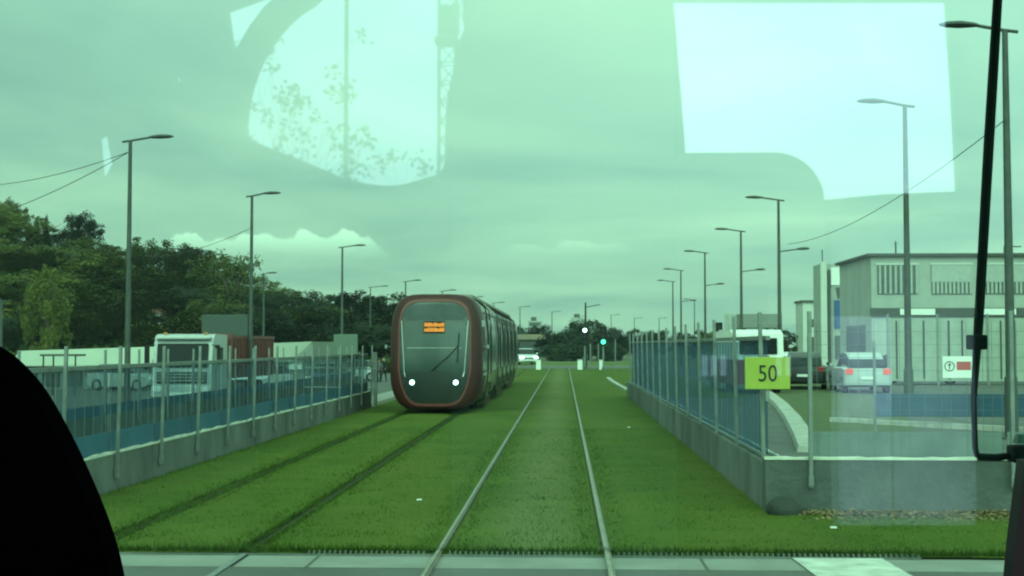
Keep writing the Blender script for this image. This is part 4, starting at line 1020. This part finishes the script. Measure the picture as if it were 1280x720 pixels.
# stack of dark crates / planters behind wall
# ------------------------------------------------------------ signals, signs, street furniture far down the track
def signal(px, py_top, Y, lit, label, lit_pos, sc=1.0, nm='traffic_signal'):
    p = P(px, py_top, Y); b0 = 0; t = thing(nm, label, 'traffic signal', (p.x, Y, b0)); h = p.z
    MB().tube([(0, 0, 0), (0, 0, h)], .06, 8).build('post', galv, t); MB().tube([(0, 0, 0), (0, 0, .25)], .11, 8).build('base', conc, t)
    hd = MB().box(-.24 * sc, .24 * sc, -.2, .1, h - 1.35 * sc, h, .05).build('signal_head', black, t)
    for i in range(3):
        z = h - (.28 + .4 * i) * sc
        m = lit if i == lit_pos else mat('dead_lens', (.03, .03, .03), .3)
        MB().disc((0, -.21, z), .15 * sc, 'y', .03, 16).build('lens', m, hd)
        q = MB(); q.open = True; q.loft([[(math.cos(R(a)) * .17 * sc, y, z + math.sin(R(a)) * .17 * sc) for a in range(20, 161, 20)] for y in (-.2, -.36)], False, False, False); q.build('visor', black, hd)
    return t
gl = mat('green_light', (.1, .6, .4), .4, .02, emit=(.08, 1.0, .5), es=4); wl = mat('white_signal_light', (.8, .8, .8), .4, .02, emit=(1, .95, .9), es=4)
signal(731, 408, 92, wl, 'tram signal showing white light, left one by the track end', 0)
signal(754, 408, 90, gl, 'tram signal glowing green, right of the white one', 2)
signal(898, 403, 82, gl, 'green traffic signal above the right fence beside sign board', 2)
p = P(769, 418, 88); t = thing('round_sign', 'dark round sign back right of the green tram signal', 'sign', (p.x, 88, 0))
MB().tube([(0, 0, 0), (0, 0, p.z)], .045, 8).build('post', galv, t); MB().disc((0, -.08, p.z), .33, 'y', .03, 28).build('sign_disc', dark, t)
p = P(732, 378, 96); t = thing('catenary_pole', 'slim dark pole standing just behind the white tram signal', 'pole', (p.x, 96.4, 0))
MB().tube([(0, 0, 0), (0, 0, p.z)], [.11, .06], 8).build('pole', dark, t); MB().tube([(0, 0, p.z - .35), (1.1, 0, p.z - .15)], .03, 6).build('arm', dark, t)
for px, py, lab in ((725, 456, 'white cabinet at the foot of the white tram signal'), (673, 458, 'small grey cabinet on far lawn edge right of tram'), (752, 457, 'pale cabinet beside the green tram signal post')):
    x, y = gp(px, 463); t = thing('control_cabinet', lab, 'cabinet', (x, y, 0)); MB().box(-.17, .17, -.15, .15, .05, .75, .02).build('body', white, t); MB().box(-.22, .22, -.17, .17, 0, .05).build('plinth', conc, t); MB().box(-.19, .19, -.17, .17, .75, .8, .01).build('lid', galv, t)
for px, lab in ((738, 'left white bollard between the tram signals'), (748, 'right white bollard between the tram signals')):
    x, y = gp(px, 462); t = thing('bollard', lab, 'bollard', (x, y, 0), group='bollards by the tram signals'); MB().tube([(0, 0, 0), (0, 0, 1.9)], [.05, .045], 10).build('post', galv, t); MB().disc((0, 0, 1.92), .06, 'z', .04, 10).build('cap', dark, t)
# dark bin / planter right foreground corner
for px, py, Y, lab in ((975, 629, 13.55, 'dark round stone lying at the corner of concrete wall'),):
    x, y = gp(px, py + 12); bm = bmesh.new(); bmesh.ops.create_icosphere(bm, subdivisions=3, radius=.125)
    for q in bm.verts: q.co = Vector((q.co.x * 1.5, q.co.y, q.co.z * 1.1)) * (1 + .18 * noise.noise(q.co * 8))
    me = bpy.data.meshes.new('boulder'); bm.to_mesh(me); bm.free(); me.materials.append(mat('dark_stone', (.03, .035, .03), .9)); o = bpy.data.objects.new('boulder', me); C.objects.link(o); o.location = (P(978, 431, 13.55).x, 13.55, Z + .05); tag(o, lab, 'stone')
# litter specks
for px, py, lab in ((524, 632, 'white paper scrap lying on grass between the two tracks'), (786, 538, 'white scrap on grass beside the right wall'), (1042, 668, 'white scrap on grass verge near crossing')):
    x, y = gp(px, py); b = MB(); b.box(x - .03, x + .03, y - .02, y + .02, Z + .005, Z + .02, .004); tag(b.build('paper_scrap', white), lab, 'litter')

# ------------------------------------------------------------ people by the left road
def person(loc, rz, shirt, trousers, label, stride=.18, h=1.7):
    t = thing('person', label, 'person', loc, rz, None)
    J = {'pel': (0, 0, .93), 'che': (0, -.02, 1.30), 'nek': (0, -.02, 1.46), 'hd1': (0, -.04, 1.56), 'hd2': (0, -.03, 1.70),
         'lh': (-.09, 0, .88), 'lk': (-.10, -stride * .7, .48), 'la': (-.10, -stride, .09), 'lt': (-.10, -stride - .16, .04),
         'rh': (.09, 0, .88), 'rk': (.10, stride * .3, .48), 'ra': (.10, stride, .10), 'rt': (.10, stride - .15, .04),
         'ls': (-.18, 0, 1.40), 'le': (-.23, .08, 1.12), 'lw': (-.23, -.04, .88), 'lf': (-.23, -.08, .79), 'rs': (.18, 0, 1.40), 're': (.23, -.06, 1.12), 'rw': (.22, -.20, .92), 'rf': (.22, -.27, .87)}
    E = ['pel-che', 'che-nek', 'nek-hd1', 'hd1-hd2', 'pel-lh', 'lh-lk', 'lk-la', 'la-lt', 'pel-rh', 'rh-rk', 'rk-ra', 'ra-rt', 'che-ls', 'ls-le', 'le-lw', 'lw-lf', 'che-rs', 'rs-re', 're-rw', 'rw-rf']
    rad = dict(pel=.15, che=.155, nek=.06, hd1=.09, hd2=.095, lh=.10, lk=.07, la=.045, lt=.045, rh=.10, rk=.07, ra=.045, rt=.045, ls=.075, le=.05, lw=.035, lf=.035, rs=.075, re=.05, rw=.035, rf=.035)
    ks = list(J); me = bpy.data.meshes.new('body'); me.from_pydata([J[k] for k in ks], [tuple(ks.index(q) for q in e.split('-')) for e in E], [])
    o = bpy.data.objects.new('body', me); C.objects.link(o); md = o.modifiers.new('s', 'SKIN'); md.use_smooth_shade = True
    for i, k in enumerate(ks):
        me.skin_vertices[0].data[i].radius = (rad[k], rad[k]); me.skin_vertices[0].data[i].use_root = (k == 'pel')
    o.modifiers.new('u', 'SUBSURF').levels = 1; bpy.context.view_layer.update()
    dg = bpy.context.evaluated_depsgraph_get(); m2 = bpy.data.meshes.new_from_object(o.evaluated_get(dg)); bpy.data.objects.remove(o)
    skin = mat('skin', (.35, .2, .14), .6, .05); m2.materials.clear()
    for q in (shirt, trousers, skin, black): m2.materials.append(q)
    for p_ in m2.polygons:
        c_ = p_.center; p_.material_index = 2 if (c_.z > 1.47 or (abs(c_.x) > .19 and c_.z < .93 and c_.z > .7)) else (0 if c_.z > .92 else (1 if c_.z > .10 else 3))
    o = bpy.data.objects.new('body', m2); C.objects.link(o); o.parent = t
    bm = bmesh.new(); bmesh.ops.create_uvsphere(bm, u_segments=12, v_segments=8, radius=.115)
    for q in bm.verts: q.co = Vector((q.co.x * .95, q.co.y * 1.05 + .015, max(q.co.z, -.03 if q.co.y > 0 else .03) + 1.70))
    me = bpy.data.meshes.new('hair'); bm.to_mesh(me); bm.free(); me.materials.append(dark); o = bpy.data.objects.new('hair', me); C.objects.link(o); o.parent = t
    t.scale = [h / 1.82] * 3
    return t
ch = [mat('cloth_black', (.02, .02, .022), .9), mat('cloth_navy', (.02, .03, .05), .9), mat('cloth_grey', (.10, .10, .11), .9)]
person(at(468, 84, -.68), R(20), ch[0], ch[1], 'person in black walking on left pavement, nearest to lamp post', .2)
person(at(474, 85, -.68), R(200), ch[2], ch[0], 'person in grey top on left pavement, middle of the three', .1, 1.62)
person(at(480, 86, -.68), R(-20), ch[0], ch[0], 'person all in black on left pavement, closest to the tram', .22, 1.75)

# ------------------------------------------------------------ the cab we look out of
cabm = mat('cab_lining', (.045, .055, .055), .8, .12, scale=2); frm = mat('cab_dark_trim', (.01, .011, .013), .7, .2)
T = thing('tram_cab', 'tram driving cab whose windscreen the view looks through', 'tram cab', (0, 0, .35))
Ti = Matrix.Translation((0, 0, -.35))
YB = -1.0; YV = 2 * PANE_Y - YB
def curve_panel(name, loops, thick, y, m, parent):
    cu = bpy.data.curves.new(name, 'CURVE'); cu.dimensions = '2D'; cu.fill_mode = 'BOTH'; cu.extrude = thick / 2
    for lp in loops:
        sp = cu.splines.new('POLY'); sp.points.add(len(lp) - 1); sp.use_cyclic_u = True
        for i, (x, z) in enumerate(lp): sp.points[i].co = (x, z, 0, 1)
    to = bpy.data.objects.new('t', cu); C.objects.link(to); bpy.context.view_layer.update(); me = bpy.data.meshes.new_from_object(to); bpy.data.objects.remove(to)
    for v_ in me.vertices: v_.co = Vector((v_.co.x, y + v_.co.z, v_.co.y))
    me.materials.clear(); me.materials.append(m); me.name = name
    o = bpy.data.objects.new(name, me); C.objects.link(o); o.parent = parent; return o
def vp(lst, YV_=None):
    r_ = []
    for px, py in lst:
        q = P(px, py, YV_ or YV); r_.append((q.x, q.z))
    return r_
def smooth_loop(l, it=1):
    for _ in range(it):
        o_ = []
        for i in range(len(l)):
            a_, b_ = Vector(l[i]), Vector(l[(i + 1) % len(l)]); o_ += [tuple(a_.lerp(b_, .25)), tuple(a_.lerp(b_, .75))]
        l = o_
    return l
XL, XR, ZT, ZB = -1.46, 1.24, 2.78, .35
holeA = [(284, 12), (281, -45), (372, -45), (352, -12), (330, 8), (312, 32), (300, 52), (292, 66), (288, 40)]
holeB = [(436, -50), (400, 0), (370, 18), (345, 45), (325, 78), (312, 115), (307, 150), (308, 172), (330, 182), (365, 196), (400, 210), (432, 224), (470, 232), (500, 232), (530, 223), (556, 216), (556, 170), (558, 130), (564, 95), (574, 72), (581, 55), (578, 0), (577, -50)]
holeC = [(838, -50), (842, 0), (850, 100), (857, 190), (860, 245), (1028, 250), (1100, 243), (1198, 239), (1192, 120), (1184, 0), (1181, -50)]
holeD = [(122, 172), (133, 166), (140, 205), (133, 219), (126, 219)]
holeE = [(219, 95), (224, 94), (225, 102), (220, 103)]
holeF = [(1043, 392), (1115, 392), (1115, 524), (1043, 524)]
holeG = [(1040, 275), (1219, 272), (1219, 655), (1040, 655)]
holeH = [(870, 444), (1000, 444), (1000, 470), (870, 470)]
def translucent_mat(name, k):
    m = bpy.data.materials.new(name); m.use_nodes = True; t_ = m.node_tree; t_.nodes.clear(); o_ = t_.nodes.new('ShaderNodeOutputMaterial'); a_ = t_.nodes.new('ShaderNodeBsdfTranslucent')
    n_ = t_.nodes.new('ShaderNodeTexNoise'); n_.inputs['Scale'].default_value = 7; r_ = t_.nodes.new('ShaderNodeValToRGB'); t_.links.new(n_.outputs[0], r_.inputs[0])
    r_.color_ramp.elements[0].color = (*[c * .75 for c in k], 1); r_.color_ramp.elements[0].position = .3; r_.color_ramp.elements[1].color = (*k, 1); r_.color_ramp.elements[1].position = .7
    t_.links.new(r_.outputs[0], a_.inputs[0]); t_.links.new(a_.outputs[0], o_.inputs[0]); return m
def rear_sheet(px0, px1, py0, py1, y, name, m):
    (x0, z1_), (x1, z0_) = vp([(px0, py0), (px1, py1)], 2 * PANE_Y - y); b_ = MB(); b_.open = True; b_.add([(x0, y, z0_), (x1, y, z0_), (x1, y, z1_), (x0, y, z1_)], [(0, 1, 2, 3)]); return b_.build(name, m, T)
outer = [(XL, ZB), (XR, ZB), (XR, ZT), (XL, ZT)]
curve_panel('rear_partition', [outer] + [vp(h_) for h_ in (holeA, smooth_loop(holeB), holeC, holeD, holeE, holeG, holeH)], .03, YB - .015, cabm, T)
for xa, xb in ((XL - .06, XL), (XR, XR + .06)):
    b = MB(); b.box(xa, xb, YB - .03, PANE_Y, ZB, 1.15); b.box(xa, xb, YB - .03, PANE_Y, 2.62, ZT); b.box(xa, xb, YB - .03, YB + .25, 1.15, 2.62); b.box(xa, xb, PANE_Y - .18, PANE_Y, 1.15, 2.62); b.build('side_wall', cabm, T)
fd = translucent_mat('veil_dim', (.34, .34, .38)); fb = translucent_mat('veil_pale', (.75, .72, .86))  # panes added so sky shining through them brightens the mirrored veil
rear_sheet(1038, 1221, 270, 395, YB + .006, 'added_veil_pane', translucent_mat('veil_faint', (.16, .16, .16)))
for q_ in (1043, 1207): rear_sheet(q_, q_ + 5, 400, 650, YB + .012, 'added_veil_strip', translucent_mat('veil_streak', (.45, .45, .5)))  # strips added to lay pale bands over the mirrored view
rear_sheet(1115.3, 1221, 395.4, 657, YB + .006, 'added_veil_pane', fd); rear_sheet(1038, 1115, 524.4, 657, YB + .006, 'added_veil_pane', fd); rear_sheet(1038, 1115, 395.4, 524, YB + .006, 'added_veil_pane', fb)
gm = translucent_mat('grille_translucent', (.62, .58, .70))  # bars made translucent so sky behind brightens their mirror image
for i in range(10):
    if i != 3: rear_sheet(877 + i * 11.6, 884.5 + i * 11.6, 442, 472, YB - .0305, 'grille_bar', gm)
for i in range(10): rear_sheet(884.6 + i * 11.6, 888.5 + i * 11.6, 442, 472, YB - .0305, 'grille_slot', frm)
rear_sheet(866, 877, 441, 473, YB - .032, 'grille_slot', frm); rear_sheet(989, 1003, 441, 473, YB - .032, 'grille_slot', frm)
b = MB(); b.box(XL - .06, XR + .06, YB - .03, PANE_Y, ZT, ZT + .06); b.build('ceiling', cabm, T)
b = MB(); b.box(XL - .06, XR + .06, YB - .03, PANE_Y, ZB - .06, ZB); b.build('floor', frm, T)
b = MB(); b.box(XL - .06, XR + .06, PANE_Y - .02, PANE_Y + .06, ZB - .05, .95, .01); b.build('front_panel', frm, T)
tint = see_through('green_tinted_windscreen', (.40, .82, .62), .14, .018, rcol=(.50, .88, 1.0))
b = MB(); b.open = True; b.add([(XL, PANE_Y, .95), (XR, PANE_Y, .95), (XR, PANE_Y, ZT), (XL, PANE_Y, ZT)], [(0, 1, 2, 3)]); b.build('windscreen_glass', tint, T)
# wiper outside the glass
wy = PANE_Y + .03
q = lambda px, py: P(px, py, wy)
w1 = MB(); w1.tube([q(1252, -60), q(1247, 0), q(1236, 180), q(1223, 410), q(1217, 500), q(1219, 560), q(1222, 571)], [.0042, .0042, .0046, .0042, .0026, .0026, .0026], 8); w1.tube([q(1222, 571), q(1245, 572), q(1266, 569)], .0032, 8); wo = w1.build('wiper_arm', black, T, smooth=True)
w1 = MB(); c_ = q(1221, 427); w1.box(c_.x - .008, c_.x + .008, c_.y - .006, c_.y + .006, c_.z - .007, c_.z + .006, .002); w1.build('wiper_clip', black, wo)
w1 = MB(); c_ = q(1275, 565); w1.box(c_.x - .009, c_.x + .02, c_.y - .01, c_.y + .01, c_.z - .009, c_.z + .006, .003); w1.build('wiper_pivot', black, wo)
w1 = MB(); c_ = q(1277, 548); w1.disc((c_.x, c_.y, c_.z), .008, 'z', .008, 14, .005); w1.build('pivot_cap', galv, wo)
# corner trim at the lower right of the windscreen
curve_panel('pillar_trim', [vp([(1276, 575), (1300, 575), (1300, 760), (1256, 760), (1263, 680), (1272, 610)], PANE_Y - .03)], .02, PANE_Y - .03, frm, T)
kid(T)
# fixtures mirrored in the glass
def mirror_box(px0, px1, py0, py1, YV_, name, m, label, cat, depth=.06, rnd=.02):
    a_ = PV(px0, py0, YV_); c_ = PV(px1, py1, YV_); o = MB().box(a_.x, c_.x, a_.y - depth, a_.y, c_.z, a_.z, rnd); return o
seatm = mat('seat_fabric', (.12, .18, .18), .9, .1, scale=3)
def seat(px0, px1, pytop, YV_, r_px, label, m, left_r=None, zb=.42):
    a_ = P(px0, pytop, YV_); c_ = P(px1, pytop, YV_); k = YV_ / F; y = 2 * PANE_Y - YV_
    W = (c_.x - a_.x) / 2; cx = (a_.x + c_.x) / 2; t = thing('passenger_seat', label, 'seat', (cx, y, .36)); zt = a_.z - .36; rr2 = r_px * k
    lp = []
    for (qx, a0, rad_) in ((W, 0, rr2), (-W, 90, left_r * k if left_r is not None else rr2)):
        cxx = qx - (rad_ if qx > 0 else -rad_); 
        for i in range(11):
            a = R(a0 + 9 * i); lp.append((cxx + rad_ * math.cos(a), zt - rad_ + rad_ * math.sin(a)))
    lp += [(-W, zb), (W, zb)]
    if zb > .5: MB().box(-.05, .05, -.05, .0, .40, zb + .1, .01).build('support_post', frm, t)
    o = curve_panel('backrest', [lp], .07, -.035, m, t); bv = o.modifiers.new('b', 'BEVEL'); bv.width = .015; bv.segments = 3; bv.limit_method = 'ANGLE'
    MB().box(-W, W, 0.0, .40, .36, .45, .03).build('seat_cushion', m, t)
    MB().box(-.1, .1, .05, .3, 0, .36, .01).build('pedestal', frm, t)
    return t
seat(566, 842, -48, 3.10, 30, 'tall round topped seat mirrored in the middle of windscreen', seatm, left_r=150)
seat(846, 1030, 191, 3.02, 62, 'low seat with rounded corner mirrored at right of windscreen', mat('seat_pale', (.30, .36, .22), .9, .08), left_r=8, zb=P(930, 405, 3.02).z - .36)
# dark driver seat back at the lower left, between us and the glass
t = thing('driver_seat', 'black rounded seat back at the lower left corner', 'seat', (P(-40, 700, .55).x, .55, .36))
q0 = Vector((P(-40, 700, .55).x, .55, .36)); prof = [(-420, 760), (-420, 470), (-260, 424), (-120, 405), (-50, 412), (0, 437), (28, 462), (52, 492), (75, 533), (97, 577), (118, 625), (135, 670), (148, 720), (158, 790), (165, 900), (165, 1300), (-420, 1300)]
lp = [(x - q0.x, z - q0.z) for x, z in vp(prof, .55)]
o = curve_panel('backrest', [smooth_loop(lp, 2)], .016, 0, mat('seat_black', (.0012, .0013, .002), 1.0, .2, spec=.0), t); bv = o.modifiers.new('b', 'BEVEL'); bv.width = .004; bv.segments = 3; bv.limit_method = 'ANGLE'
MB().box(-.25, .05, -.02, .35, .0, .12, .02).build('seat_base', frm, t)
bpy.context.view_layer.update()

# ------------------------------------------------------------ haze
hm = bpy.data.materials.new('haze_air'); hm.use_nodes = True; tt = hm.node_tree; tt.nodes.clear(); oo = tt.nodes.new('ShaderNodeOutputMaterial'); pv = tt.nodes.new('ShaderNodeVolumePrincipled')
pv.inputs['Color'].default_value = (.85, .9, .95, 1); pv.inputs['Density'].default_value = .00016; tt.links.new(pv.outputs[0], oo.inputs['Volume'])
tag(MB().box(-720, 720, -720, 920, -3, 62).build('haze', hm), kind='stuff')
S.cycles.volume_bounces = 0; S.cycles.volume_step_rate = 4
bpy.context.view_layer.update()
